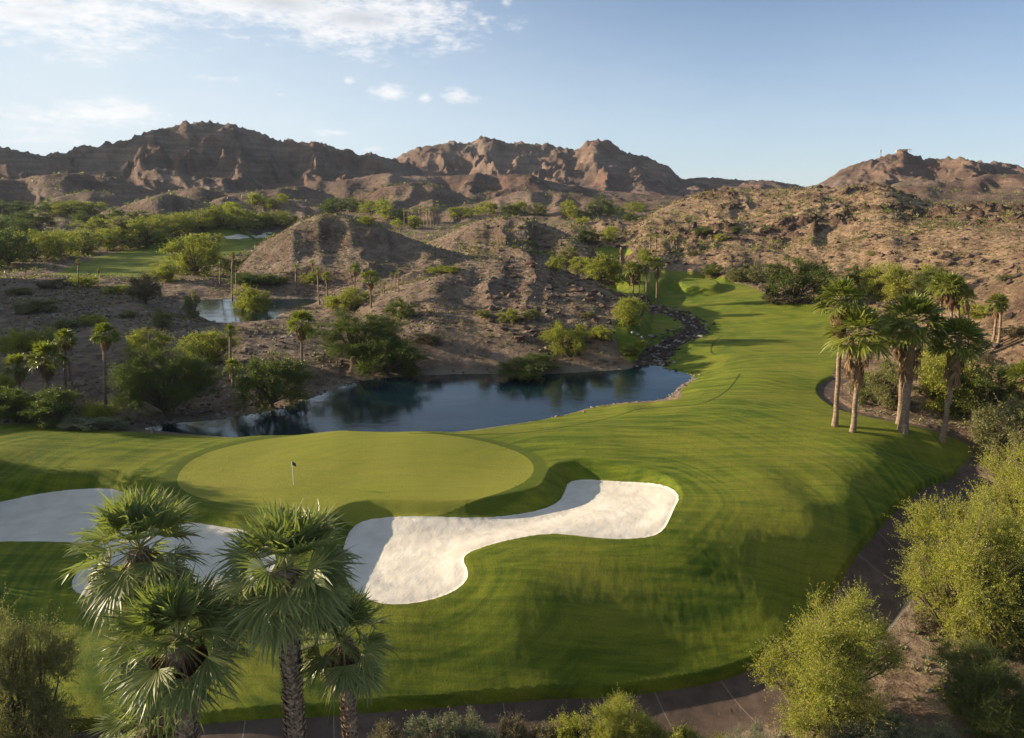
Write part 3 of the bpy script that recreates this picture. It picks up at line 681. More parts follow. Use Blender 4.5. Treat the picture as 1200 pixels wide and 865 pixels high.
LIB = {}
def lib(kind, lod, var, shape):
    key = (kind, lod, var, shape)
    if key not in LIB:
        sd = hash(key) % 1000 if False else (sum(map(ord, kind+shape))*7+lod*31+var*101)
        if lod == 0: LIB[key] = make_bush(kind, 190, 36, 23, .0098, sd, strag=.45, shape=shape)
        elif lod == 1: LIB[key] = make_bush(kind, 130, 18, 10, .026, sd, strag=.6, shape=shape)
        elif lod == 2: LIB[key] = make_bush(kind, 80, 12, 7, .044, sd, strag=.4, shape=shape)
        else: LIB[key] = make_bush(kind, 45, 9, 5, .075, sd, strag=.2, shape=shape, twig=False)
    return LIB[key]
NAME = dict(green='mesquite', bright='palo_verde', pale='desert_willow', dry='dry_tree', sage='sage')
def bush(px, py, w, h, kind, label, cat='shrub', group=None, shape='round', sink=.02, name=None, r=None, lod=None, var=None):
    if r is None: x, y, z = hit(HG, px, py)
    else:
        az, s = azslope(px, py); x, y = r*math.sin(az), r*math.cos(az); z = float(height(HG, x, y)[0])
    d = math.sqrt(x*x+y*y+(CAMZ-z)**2); dep = y*cp+(CAMZ-z)*sp
    W = w*dep/F; Hh = h*dep/F
    if lod is None: lod = 0 if w >= 88 else 1 if w >= 40 else 2 if w >= 20 else 3
    var = int(px*7+py*3) % 3 if var is None else var
    cm, tm_ = lib(kind, lod, var, shape)
    s = (W*1.05, W*1.05, Hh*1.0) if w < 88 else (W*.93, W*.93, Hh*.96)
    rz = random.uniform(0, 6.28)
    nm = name or (NAME[kind]+('_shrub' if shape == 'low' or cat == 'shrub' else '_tree' if 'tree' not in NAME[kind] else ''))
    if lod >= 3:
        o = link(nm, cm); o.location = (x, y, z-sink*Hh); o.scale = s; o.rotation_euler = (0, 0, rz)
        tag(o, label, cat, group); return o
    o = link(nm, None); o.location = (x, y, z-sink*Hh); o.scale = s; o.rotation_euler = (0, 0, rz)
    tag(o, label, cat, group)
    link('crown', cm, o); link('trunk', tm_, o)
    return o

# ------------------------------------------------------------------ fan palms
def fan_frond(acc, hub, az, el, plen, R0, g, nl, ns, droop=1., dead=False, wm=0, pm=1):
    """one costapalmate leaf: arching petiole + pleated fan with split drooping tips"""
    d = np.array([math.cos(az)*math.cos(el), math.sin(az)*math.cos(el), math.sin(el)])
    side = np.array([-math.sin(az), math.cos(az), 0])
    k = 5; t = np.linspace(0, 1, k)
    sag = plen*.16*droop*(math.cos(el) if el > 0 else .3)
    pts = hub+d*plen*t[:, None]-np.array([0, 0, 1])*(sag*t**2)[:, None]
    acc.tube(pts, np.linspace(.028, .014, k)*(1 if nl > 14 else 1.6), 3, pm, cap=False)
    tip = pts[-1]; pd = unit(pts[-1]-pts[-2]); up = unit(np.cross(pd, side)); up = up if up[2] > 0 else -up
    roll = g.normal()*.35; s2 = side*math.cos(roll)+up*math.sin(roll); u2 = -side*math.sin(roll)+up*math.cos(roll)
    spread = g.uniform(1.35, 1.9); a = np.linspace(-spread, spread, nl)
    tt = np.linspace(0, 1, ns+1)
    Ls = R0*(.78+.22*np.cos(a*.9))*g.uniform(.9, 1.08, nl)
    dirs = pd[None]*np.cos(a)[:, None]+s2[None]*np.sin(a)[:, None]
    cup = .22*u2[None]*(1-np.cos(a))[:, None]            # raised wings of the fan
    dirs = unit(dirs+cup)
    perp = unit(np.cross(dirs, u2[None]))
    dang = 2*spread/nl
    prof = np.where(tt < .6, tt*dang*1.06, .6*dang*1.06*np.clip((1-tt)/.4, 0, 1)**.75+.0015)  # half fused, then tapering strips
    gd = np.clip((tt-.42)/.58, 0, 1)**2
    dr = g.uniform(.12, .6, nl)*droop*(.6 if el > .7 else 1.)
    cen = tip+dirs[:, None]*(Ls[:, None]*tt[None])[..., None]-np.array([0, 0, 1])*(Ls[:, None]*dr[:, None]*gd[None])[..., None]
    cen += (g.normal(size=(nl, 1, 3))*.10*R0)*(gd[None, :, None])
    plt = u2[None, None]*((np.arange(nl) % 2)*2-1)[:, None, None]*(prof*R0*.35)[None, :, None]
    hw = (prof[None]*Ls[:, None]*.5)[..., None]*perp[:, None]
    V = np.stack([cen-hw-plt*.5, cen+hw+plt*.5], 2)      # nl, ns+1, 2, 3
    i = np.arange(nl)[:, None]; j = np.arange(ns)[None]; b = (i*(ns+1)+j)*2
    Q = np.stack([b, b+1, b+3, b+2], -1).reshape(-1, 4)
    acc.add(V.reshape(-1, 3), Q, None, wm)

def make_palm(h, R0, seed, lod, crown_n=40, lean=(0, 0), skirt=1., trunk_r=.3, dead_only=False, boots=False):
    g = np.random.default_rng(seed)
    nl, ns = {0: (38, 5), 1: (16, 4), 2: (9, 3), 3: (6, 2)}[lod]
    cr = Acc(); tr = Acc(); sk = Acc()
    hub = np.array([lean[0], lean[1], h])
    n = {0: 22, 1: 12, 2: 7, 3: 4}[lod]; t = np.linspace(0, 1, n)
    pts = np.stack([lean[0]*t**1.6, lean[1]*t**1.6, h*t], 1); pts[0, 2] = -.5
    if lod < 2: pts[1:-1, :2] += g.normal(size=(n-2, 2))*.03
    rad = trunk_r*np.interp(t, [0, .06, .2, .8, 1], [1.35, 1.05, .85, .8, .9])
    tr.tube(pts, rad, {0: 18, 1: 9, 2: 6, 3: 4}[lod])
    if boots:    # criss-cross old leaf bases
        rows = int(min(h-1, 11)/.17)
        for i in range(rows):
            z = h-.2-i*.17; f = z/h; c = np.array([lean[0]*f**1.6, lean[1]*f**1.6, z]); rr_ = np.interp(f, t, rad)
            for k in range(9):
                a = (k+(i % 2)*.5)/9*2*np.pi+g.normal()*.07+i*.05
                o = np.array([math.cos(a), math.sin(a), 0]); s_ = np.array([-math.sin(a), math.cos(a), 0]); L = g.uniform(.16, .26); w = g.uniform(.05, .085); ex = g.uniform(.05, .11)
                b0 = c+o*(rr_-.02); tp = c+o*(rr_+ex)+[0, 0, L]+s_*(.10 if i % 2 else -.10)
                tr.add([b0-s_*w*1.6, b0+s_*w*1.6, tp+s_*w*.5, tp-s_*w*.5, b0-[0, 0, .09], tp-[0, 0, .05]+o*.02], [[0, 1, 2, 3], [4, 0, 3, 5], [1, 4, 5, 2]])
    if not dead_only:
        for i in range(crown_n):
            f = (i+.5)/crown_n
            el = math.pi/2*(.92-(1.5 if lod == 0 else 1.28)*f)+g.normal()*.12
            az = i*2.39996+g.normal()*.2
            pl = R0*(.34+.20*min(1, f*2.2))*g.uniform(.85, 1.12)
            fan_frond(cr, hub+np.array([0, 0, .15*(1-f)]), az, el, pl, R0*.58, g, nl, ns, droop=.18+.5*f)
    ns_ = {0: 85, 1: 46, 2: 22, 3: 14}[lod]; L = skirt*R0*(1.5 if lod > 0 else 1.)
    if skirt > 0:
        for i in range(ns_):
            f = g.random(); az = i*2.39996+g.normal()*.3; zt = h-.05-f*L*.55
            fr = zt/h; c = np.array([lean[0]*fr**1.6, lean[1]*fr**1.6, zt]); o = np.array([math.cos(az), math.sin(az), 0])
            p0 = c+o*trunk_r*.8; ex = R0*g.uniform(.12, .34)*(1.1-.6*f); p1 = p0+o*ex-[0, 0, R0*.22]
            sk.tube([p0, (p0+p1)/2+o*.03, p1], [.03, .024, .016], 3, 0, cap=False)
            m = {0: 11, 1: 6, 2: 4, 3: 3}[lod]; sd = np.array([-o[1], o[0], 0])
            aa = np.linspace(-.6, .6, m); ln = R0*g.uniform(.28, .52, m)
            D = unit(np.array([0, 0, -1.])[None]+sd*np.sin(aa)[:, None]*.75+o*.10*g.normal(size=(m, 1))-o*.12)
            blade_quads(sk, np.tile(p1, (m, 1)), D, unit(np.cross(D, o)+.0), ln, R0*.05*(1 if lod < 2 else 2.4), 0)
    return (None if dead_only else cr.mesh('palm_crown', [M_palmleaf if lod == 0 else M_palmleaf2, M_petiole])), tr.mesh('palm_trunk', [M_ptrunk], lod > 0), (sk.mesh('palm_skirt', [M_thatch]) if skirt > 0 else None)
def put_palm(meshes, x, y, z, s, rz, label, group=None, sz=None, name='fan_palm'):
    o = link(name, None); o.location = (x, y, z); o.rotation_euler = (0, 0, rz); o.scale = (s, s, sz or s)
    tag(o, label, 'palm tree', group)
    c, t, k = meshes
    link('trunk', t, o)
    if c: link('crown', c, o)
    if k: link('dead_frond_skirt', k, o)
    return o
def at_depth(px, py, dep):
    d = ray(px, py); return d[0]*dep, d[1]*dep, CAMZ+d[2]*dep
# foreground palms: hub pixel, depth, frond reach, trunk radius
FGP = [(163,645,25.5,2.35,.36,'tall fan palm leaning over the left bunker, leftmost and highest crown of the near palms'),
       (208,752,23.5,2.3,.40,'fan palm with brown skirt at bottom left, lower crown of the leftmost pair'),
       (335,668,24.5,2.4,.36,'large fan palm with a thick criss-cross patterned trunk beside the main bunker'),
       (403,752,26.5,2.0,.27,'smaller fan palm with slim pale trunk, rightmost of the near palms by the path'),
       (172,850,25.0,1.7,.28,'small fan palm cut off by the bottom edge, crown under the leftmost pair'),
       ]
for i, (px, py, dp, R0, trr, lab) in enumerate(FGP):
    hx, hy, hz = at_depth(px, py, dp); lean = [(.5, .2), (.3, -.1), (.25, 0), (-.1, .2), (.2, 0), (.3, .1)][i]
    bx, by = hx-lean[0], hy-lean[1]; bz = float(height(HG, bx, by)[0])
    ms = make_palm(hz-bz, R0, 900+i, 0, crown_n=[34, 38, 38, 30, 26][i], lean=lean, skirt=[.5, .75, .45, .55, .4, .3][i], trunk_r=trr, boots=True)
    put_palm(ms, bx, by, bz, 1, 0, lab, 'near fan palms')
# mid and far palms: hub px,py, base px,py, crown width px, skirt, label
MIDP = [
(985,352,978,499,54,1.3,'thin trunked tall fan palm, leftmost of the palms on the right mound','g1'),
(1007,392,999,506,72,1.4,'leaning fan palm with full brown skirt and pale curved trunk on the right mound','g1'),
(1056,392,1053,497,44,.9,'slender fan palm standing tight behind the thick palm on the right mound','g1'),
(1069,378,1058,505,74,1.6,'thick rough trunked fan palm with long brown skirt in the middle of the right mound','g1'),
(1124,400,1104,517,62,1.5,'fan palm leaning right at the edge of the cart path, rightmost on the mound','g1'),
(1102,333,1100,425,30,1.2,'leftmost of the fan palm cluster behind the right mound','g2'),
(1114,336,1112,428,34,1.3,'second from left of the fan palm cluster behind the right mound','g2'),
(1122,341,1121,424,28,1.2,'third from left of the fan palm cluster behind the right mound','g2'),
(1133,350,1132,424,24,1.0,'shortest, rightmost of the fan palm cluster behind the right mound','g2'),
(1169,356,1164,400,26,.9,'lone fan palm on the dry slope at the right','g2'),
(1173,361,1170,402,14,.5,'thin half hidden palm right beside the lone slope palm','g2'),
(1201,443,1199,492,42,.9,'fan palm cut off by the right edge of the view','g2'),
(740,316,742,349,22,1.1,'leftmost of the fan palms left of the far fairway','g3'),
(748,317,749,350,16,.9,'second of the fan palms left of the far fairway, thin and shaded','g3'),
(758,308,757,355,18,1.1,'third of the fan palms left of the far fairway','g3'),
(770,310,769,359,21,1.2,'rightmost of the fan palms left of the far fairway, pale trunk','g3'),
(21,430,25,474,34,1.2,'leftmost fan palm above the hedge at the left edge','g4'),
(54,420,56,478,44,1.3,'bushy fan palm with brown skirt, second from left above the hedge','g4'),
(77,398,79,474,26,1.0,'fan palm on a thin trunk, left of the dead pole like trunk','g4'),
(123,393,125,486,32,1.1,'tall fan palm standing alone right of the dead pole like trunk','g4'),
(270,388,271,445,16,.4,'narrow fan palm rising behind the largest dark tree','g4'),
(272,430,273,452,22,1.2,'short stubby fan palm between the two dark trees by the pond','g4'),
(353,380,355,448,36,1.2,'fan palm with a full crown on the pond bank','g4'),
(434,327,435,361,24,1.1,'fan palm above the bright shrubs left of the central hill','g4'),
(416,316,416,352,15,1.1,'smaller fan palm just left of and behind the full crowned one','g4'),
(372,317,374,357,9,.9,'thin left palm of the pair right of the small pond','g5'),
(383,324,384,358,13,.9,'thin right palm of the pair right of the small pond','g5'),
(258,308,258,334,8,1.0,'small palm left of the small pond, leftmost of three','g5'),
(273,298,272,350,8,.8,'tallest small palm left of the small pond, middle of three','g5'),
(277,315,277,346,7,.6,'lower small palm left of the small pond, rightmost of three','g5'),
(366,308,367,330,8,.9,'tiny palm behind the small pond near the bright shrub','g5'),
(347,314,347,336,11,.8,'tiny drooping palm on the far side of the small pond','g5'),
(92,307,92,338,8,.5,'lone thin palm on the brow before the far left fairway','g5'),
(115,317,115,332,6,.4,'very small palm right of the lone thin palm on the brow','g5'),
(459,322,459,341,6,.8,'left of three small palms at the foot of the central hill','g5'),
(464,322,463,342,6,.9,'middle of three small palms at the foot of the central hill','g5'),
(467,319,467,343,7,.9,'right of three small palms at the foot of the central hill','g5'),
(450,333,450,345,7,1.2,'stub of a palm left of the three small palms','g5'),
(762,278,762,292,9,.9,'left of two small grey palms above the far fairway','g6'),
(769,278,769,292,9,.9,'right of two small grey palms above the far fairway','g6'),
(787,280,787,294,9,.7,'left of two green topped palms in front of the red rocks','g6'),
(793,280,793,294,9,.7,'right of two green topped palms in front of the red rocks','g6'),
]
GN = dict(g1='fan palms on the right mound', g2='fan palms right of the path', g3='fan palms left of the far fairway', g4='fan palms on the left bank', g5='small distant palms', g6='small palms above the far fairway')
PLIB = {}
for i, (hx, hy, bx, by, wpx, skt, lab, gk) in enumerate(MIDP):
    x, y, z = hit(HG, bx, by)
    if gk in ('g2',) and i in (5, 6, 7, 8): pass
    dep = y*cp+(CAMZ-z)*sp
    d_ = ray(hx, hy); t_ = y/d_[1]; tx, tz = d_[0]*t_, CAMZ+d_[2]*t_
    hgt = max(1.5, tz-z); R0 = wpx*dep/F*.5
    lod = 0 if wpx > 60 else 1 if wpx > 24 else 2 if wpx > 12 else 3
    n = {0: 48, 1: 44, 2: 28, 3: 15}[lod]
    if gk == 'g4': skt *= .55
    ms = make_palm(hgt, R0, 1200+i, 1 if lod == 0 else lod, crown_n=n, lean=(tx-x, 0), skirt=skt, trunk_r=(.50 if hx == 1069 else .30 if wpx > 40 else .22 if wpx > 12 else R0*.2), boots=False)
    put_palm(ms, x, y, z, 1, 0, lab, GN[gk])
# far cluster of slim palms, ten
cl = [(474,247),(479,250),(484,246),(489,249),(493,244),(497,248),(501,245),(505,249),(509,246),(513,243)]
ord_ = ['leftmost','second','third','fourth','fifth','sixth','seventh','eighth','ninth','rightmost']
for i, (px, py) in enumerate(cl):
    x, y, z = hit(HG, px, 264)
    dep = y*cp+(CAMZ-z)*sp; d_ = ray(px, py); tz = CAMZ+d_[2]*y/d_[1]; hh = max(3, tz-z)
    ms = make_palm(hh, hh*.22, 1500+i, 3, crown_n=12, skirt=1.6, trunk_r=hh*.035)
    put_palm(ms, x, y, z, 1, 0, ord_[i]+' of ten slim shaggy palms in the distant row left of centre' if i not in (0, 9) else ord_[i]+' of the ten slim shaggy palms in the distant row', 'distant row of slim palms')
# dead trunks
def dead_trunk(px, pt, pb, wpx, lab, shag):
    x, y, z = hit(HG, px, pb); dep = y*cp+(CAMZ-z)*sp; d_ = ray(px, pt); tz = CAMZ+d_[2]*y/d_[1]
    ms = make_palm(max(2, tz-z), 1.5, int(px), 2, dead_only=True, skirt=shag, trunk_r=wpx*dep/F*.5)
    put_palm(ms, x, y, z, 1, 0, lab, None, name='dead_palm')
dead_trunk(88, 420, 474, 3, 'headless dead palm trunk standing like a pole between two fan palms', 0)
dead_trunk(727, 290, 322, 3.2, 'dead palm with shaggy pale trunk behind the far fairway palms', 1.4)
dead_trunk(717, 303, 318, 4.0, 'short shaggy dead palm stump left of the taller dead palm', 1.4)

# ------------------------------------------------------------------ trees and shrubs
T_, S_ = 'tree', 'shrub'
B_ = [
# pond bank and left bank
(200,488,122,86,'green','largest dark green tree at the left end of the pond',T_,'tree'),
(318,478,80,66,'green','dark rounded tree on the pond bank, right of the largest one',T_,'round'),
(425,420,108,58,'green','broad dark green tree with bright top on the far bank of the pond',T_,'round'),
(455,440,72,48,'green','dark tree at the water edge just right of the broad bank tree',T_,'round'),
(620,439,78,30,'green','low spreading dark shrub at the waterline below the central hill',S_,'low'),
(663,416,46,40,'bright','dense bright topped shrub at the foot of the central hill',S_,'round'),
(737,382,42,36,'bright','round yellow green shrub beside the far fairway palms',S_,'round'),
(704,398,30,22,'bright','loose green shrub left of the stream, below the round shrub',S_,'low'),
(750,405,14,9,'bright','tiny yellow green tuft at the edge of the stream bank',S_,'low'),
(738,416,26,14,'green','small green shrub on the rocks above the pond corner',S_,'low'),
(412,362,40,24,'bright','vivid green shrub at the base of the full crowned palm',S_,'round'),
(390,362,26,16,'bright','yellowish shrub just right of the small pond',S_,'round'),
(470,374,38,24,'green','green shrub on the left shoulder of the central hill',S_,'round'),
(596,378,22,16,'bright','small green shrub halfway up the central hill',S_,'round'),
(623,374,24,16,'pale','pale grey shrub right beside the small green one on the central hill',S_,'low'),
(567,372,22,13,'pale','pale tufted shrub left of the small green one on the central hill',S_,'low'),
(520,320,40,11,'bright','flat bright shrub on the saddle above the central hill',S_,'low'),
(438,392,30,20,'pale','dusty shrub on the slope above the broad bank tree',S_,'low'),
(690,372,20,10,'pale','low dusty shrub by the pale rocks left of the round shrub',S_,'low'),
(297,372,42,38,'bright','sparse upright tree in front of the small pond',T_,'tree'),
(172,356,44,34,'dry','nearly bare pale tree on the brow left of the small pond',T_,'tree'),
(227,372,24,30,'pale','thin pale shrub at the left tip of the small pond',S_,'round'),
(229,322,58,44,'bright','feathery green tree before the end of the far left fairway',T_,'round'),
(240,298,38,26,'bright','upper crown of olive foliage behind the feathery green tree',T_,'round'),
(195,330,44,24,'bright','green shrub left of the feathery green tree',S_,'round'),
(288,334,46,20,'green','dark left shrub behind the small pond',S_,'low'),
(318,334,32,17,'green','dark right shrub behind the small pond',S_,'low'),
(365,332,22,13,'bright','bright small shrub in the shade behind the small pond',S_,'round'),
(271,320,22,20,'pale','olive shrub beside the tallest small palm',S_,'round'),
(42,366,40,20,'pale','dusty shrub alone on the shaded slope at far left',S_,'low'),
(38,428,52,46,'bright','airy yellow green tree behind the leftmost fan palms',T_,'tree'),
(175,420,46,34,'bright','loose green shrub above the largest dark tree',S_,'round'),
(190,385,30,22,'pale','greyish shrub on the slope above the loose green one',S_,'round'),
(245,425,56,40,'bright','airy green tree behind the narrow fan palm',T_,'round'),
(112,380,30,16,'bright','small shrub right of the dusty ones on the shaded slope',S_,'low'),
(78,384,34,15,'pale','brownish shrub in the middle of the shaded slope',S_,'low'),
(150,372,22,10,'pale','low dull shrub at the top of the shaded slope',S_,'low'),
(18,495,56,44,'green','dark hedge shrub at the left edge behind the turf',S_,'round'),
(64,498,62,44,'green','dark hedge shrub under the bushy fan palm',S_,'round'),
(112,497,52,34,'bright','brighter hedge shrub at the foot of the tall lone palm',S_,'low'),
(98,503,54,18,'sage','grey green low shrub in front of the hedge',S_,'low'),
(140,503,30,16,'sage','right end grey shrub of the hedge behind the turf',S_,'low'),
(5,470,40,34,'bright','yellowish shrub at the left edge above the hedge',S_,'round'),
(345,460,34,22,'pale','pale brush on the bank at the foot of the full crowned palm',S_,'low'),
(500,402,30,18,'dry','dry brown brush on the lower left of the central hill',S_,'low'),
(675,398,26,14,'dry','dry brush behind the bright topped shrub',S_,'low'),
(22,345,24,12,'pale','pale shrub on the brow at the far left edge',S_,'low'),
(65,338,32,16,'dry','dry twiggy shrub on the brow left of the lone thin palm',S_,'low'),
(98,336,30,18,'bright','yellowish shrub beside the lone thin palm on the brow',S_,'low'),
(140,345,36,16,'bright','shrub on the brow between lone palm and bare tree',S_,'low'),
# right hand side
(935,354,76,54,'green','largest bushy tree at the far edge of the fairway',T_,'round'),
(878,332,32,22,'pale','olive shrub right of the far end of the fairway',S_,'round'),
(858,330,22,15,'pale','small dull shrub between the two at the far end of the fairway',S_,'round'),
(835,325,28,17,'green','dark shrub at the far end of the fairway, leftmost there',S_,'round'),
(915,356,36,14,'dry','pinkish dry brush in front of the largest bushy tree',S_,'low'),
(985,352,30,22,'pale','dull shrub just behind the leftmost mound palm',S_,'low'),
(1008,348,46,40,'green','left tree of the thicket behind the mound palms',T_,'round'),
(1036,352,54,42,'bright','second tree of the thicket behind the mound palms',T_,'round'),
(1068,352,54,44,'bright','third tree of the thicket behind the mound palms',T_,'round'),
(1092,350,44,38,'green','right tree of the thicket behind the mound palms',T_,'round'),
(1140,372,38,22,'bright','shrub on the slope left of the lone slope palm',S_,'low'),
(1042,480,52,62,'pale','olive brown tree seen between the mound palm trunks',T_,'round'),
(1012,472,36,40,'green','dark shrub behind the leaning mound palm',S_,'round'),
(1100,478,84,78,'bright','broad light green tree right of the thick mound palm',T_,'round'),
(1142,488,78,66,'green','shady green tree behind the rightmost mound palm',T_,'round'),
(1182,540,78,74,'pale','olive tree at the right edge where the path bends',T_,'round'),
(1150,515,40,38,'pale','small olive bush overhanging the outside of the path bend',S_,'round'),
(1150,425,34,16,'dry','dry shrub on the slope below the lone slope palm',S_,'low'),
(1185,440,34,20,'pale','dusty shrub left of the palm at the right edge',S_,'low'),
(1188,395,30,18,'dry','dark twiggy shrub at the right edge of the slope',S_,'low'),
# right foreground
(1195,655,150,140,'bright','tall yellow green tree at the right edge, uppermost of the near ones',T_,'round'),
(1118,742,158,178,'bright','big yellow green tree overhanging the cart path at right',T_,'round'),
(1205,770,130,140,'green','green tree at the right edge below the tall yellow one',T_,'round'),
(966,852,164,172,'bright','feathery olive tree at the bottom, left of the bare dirt',T_,'round'),
(1145,850,130,104,'green','low dark green tree on the bare dirt at bottom right',T_,'round'),
(1215,890,110,90,'green','green bush in the bottom right corner',S_,'round'),
(1080,735,30,24,'dry','small dry twiggy bush on the bare dirt under the big tree',S_,'low'),
# left foreground
(30,905,150,225,'pale','grey brown feathery tree in the bottom left corner',T_,'round'),
]
for b in B_:
    bush(b[0], b[1], b[2], b[3], b[4], b[5], b[6], shape=b[7])
# near brush along the bottom edge, standing on the bank between camera and path
NB = [(505,862,50,34,'sage'),(560,868,46,30,'sage'),(600,862,44,26,'dry'),(668,865,54,34,'bright'),(722,848,78,62,'bright'),(780,862,50,44,'bright'),(820,870,60,36,'pale'),(872,858,66,54,'sage'),(910,868,60,40,'pale'),(1010,866,70,44,'sage'),(1050,856,60,40,'sage'),(1095,872,70,40,'sage'),(640,876,40,26,'dry'),(760,878,60,30,'pale'),(455,880,40,26,'dry'),(535,872,44,30,'sage'),(700,866,48,36,'pale'),(845,866,50,38,'bright'),(940,872,50,34,'sage')]
NBL = ['leftmost grey sage bush at the bottom edge beside the path','second grey sage bush from the left at the bottom edge','small dry bush at the bottom edge below the middle path joint','low light green bush at the bottom edge left of the tallest one','tallest light green bush at the bottom edge in front of the path','light green bush at the bottom edge right of the tallest one','pale bush at the bottom edge between green and grey bushes','large grey sage bush at the bottom edge left of the olive tree','pale low bush at the foot of the feathery olive tree','grey sage bush in shade just right of the feathery olive tree','grey sage bush in the middle of the shaded bottom right dirt','rightmost grey sage bush on the shaded bottom right dirt','dry tuft at the bottom edge left of the light green bushes','pale tuft at the bottom edge under the tallest light green bush','dry tuft at the bottom edge right of the near palm trunks','grey sage bush between the two leftmost sage bushes at the bottom edge','pale bush touching the left side of the tallest light green bush','light green bush left of the large grey sage bush at the bottom edge','grey sage bush in front of the lower left side of the feathery olive tree']
for (px, py, w, h, k), lab in zip(NB, NBL):
    r_ = 34.2 if py > 860 else 35.0
    if px > 990: bush(px, py+14, w, h, k, lab, 'shrub', 'brush along the bottom edge', 'low', lod=1)
    else: bush(px, py+40, w*1.2, (h+30)*1.0, k, lab, 'shrub', 'brush along the bottom edge', 'round', lod=1 if w < 60 else 0, r=33.2)
# rows of distant bushes, labelled by place in their row
ORD = ['first','second','third','fourth','fifth','sixth','seventh','eighth','ninth','tenth','eleventh','twelfth','thirteenth','fourteenth','fifteenth','sixteenth']
def row(items, text, group):
    items = sorted(items)
    for i, it in enumerate(items):
        px, py, w, h, k = it[:5]
        lab = text % (ORD[i]+' from left')
        bush(px, py, w, h, k, lab, 'shrub' if w < 45 else 'tree', group, 'round')
row([(8,312,66,46,'green'),(40,306,56,34,'bright'),(70,302,52,30,'bright'),(98,298,54,30,'bright'),(128,294,44,28,'bright'),(150,288,44,34,'dry'),(172,289,50,32,'bright')], '%s in the tree belt along the near side of the far left fairway', 'tree belt along the far left fairway')
row([(190,277,48,24,'bright'),(212,274,44,26,'bright'),(238,271,50,24,'bright'),(262,268,40,26,'bright'),(280,270,44,24,'bright'),(300,268,40,20,'green'),(325,266,40,18,'bright')], '%s of the olive trees behind the far white bunkers', 'olive trees behind the far bunkers')
row([(5,280,60,26,'green'),(38,268,50,22,'green'),(12,255,50,20,'green'),(60,252,36,18,'green')], '%s of the dark trees at the left foot of the hills', 'dark trees at the foot of the hills')
row([(85,252,40,16,'bright'),(108,250,30,14,'bright'),(95,262,30,14,'green'),(118,262,24,12,'green'),(137,258,26,14,'green'),(166,262,28,16,'green'),(150,268,36,16,'bright'),(110,274,36,18,'bright')], '%s of the scattered bushes below the low left hills', 'bushes below the low left hills')
row([(300,240,28,14,'bright'),(318,244,24,12,'bright'),(332,237,20,10,'bright'),(270,258,32,22,'bright')], '%s of the bushes on the dark knoll behind the far bunkers', 'bushes around the dark knoll')
row([(392,250,30,17,'green'),(412,249,34,18,'green'),(434,250,28,15,'bright'),(452,256,30,22,'bright'),(470,258,24,12,'green'),(430,262,22,10,'bright'),(486,268,26,16,'bright'),(466,266,18,10,'bright')], '%s of the bushes around the distant row of slim palms', 'bushes around the distant palms')
row([(540,255,28,13,'bright'),(560,252,18,10,'bright'),(573,251,24,15,'bright'),(597,253,26,15,'green'),(614,252,24,16,'bright'),(633,252,22,13,'pale'),(668,255,28,20,'bright'),(684,258,22,14,'green'),(704,253,28,22,'green'),(722,253,18,11,'green'),(746,248,38,11,'bright'),(738,260,20,11,'green'),(682,262,16,8,'bright')], '%s of the far green bushes in line below the central mountain', 'far green bushes below the central mountain')
row([(690,286,28,20,'green'),(714,284,26,20,'bright'),(664,316,26,26,'pale'),(652,318,20,18,'bright'),(684,322,32,22,'bright'),(704,330,38,32,'bright'),(722,332,34,28,'bright'),(738,335,26,22,'green'),(755,306,22,14,'bright'),(670,298,16,8,'green')], '%s of the bushes between the central hill and the far fairway', 'bushes left of the far fairway')
row([(826,275,20,10,'green'),(845,282,16,8,'bright'),(862,272,14,7,'green'),(1020,300,14,7,'pale'),(905,330,24,12,'pale'),(812,300,14,7,'dry'),(1120,345,22,10,'pale'),(1178,330,20,9,'pale')], '%s of the small scattered bushes low on the rocky right hill', 'small bushes on the rocky right hill')
# big trees just outside the frame on the left (their shade lies over the left bunker)
for i, (x, y, w, h) in enumerate([(-57,57,9,6.8),(-60,64,9,6.5),(-55,51,8,6),(-68,66,9,7),(-64,58,9,7),(-58,60,8,6.5)]):
    z = float(height(HG, x, y)[0]); h = max(5.5, h+3.2-z); cm, tm_ = lib('green', 1, i % 3, 'round')
    o = link('mesquite_tree', None); o.location = (x, y, z-.1); o.scale = (w, w, h); o.rotation_euler = (0, 0, i)
    tag(o, 'mesquite tree standing left of the left bunker, outside the view', 'tree', 'trees left of the view'); link('crown', cm, o); link('trunk', tm_, o)

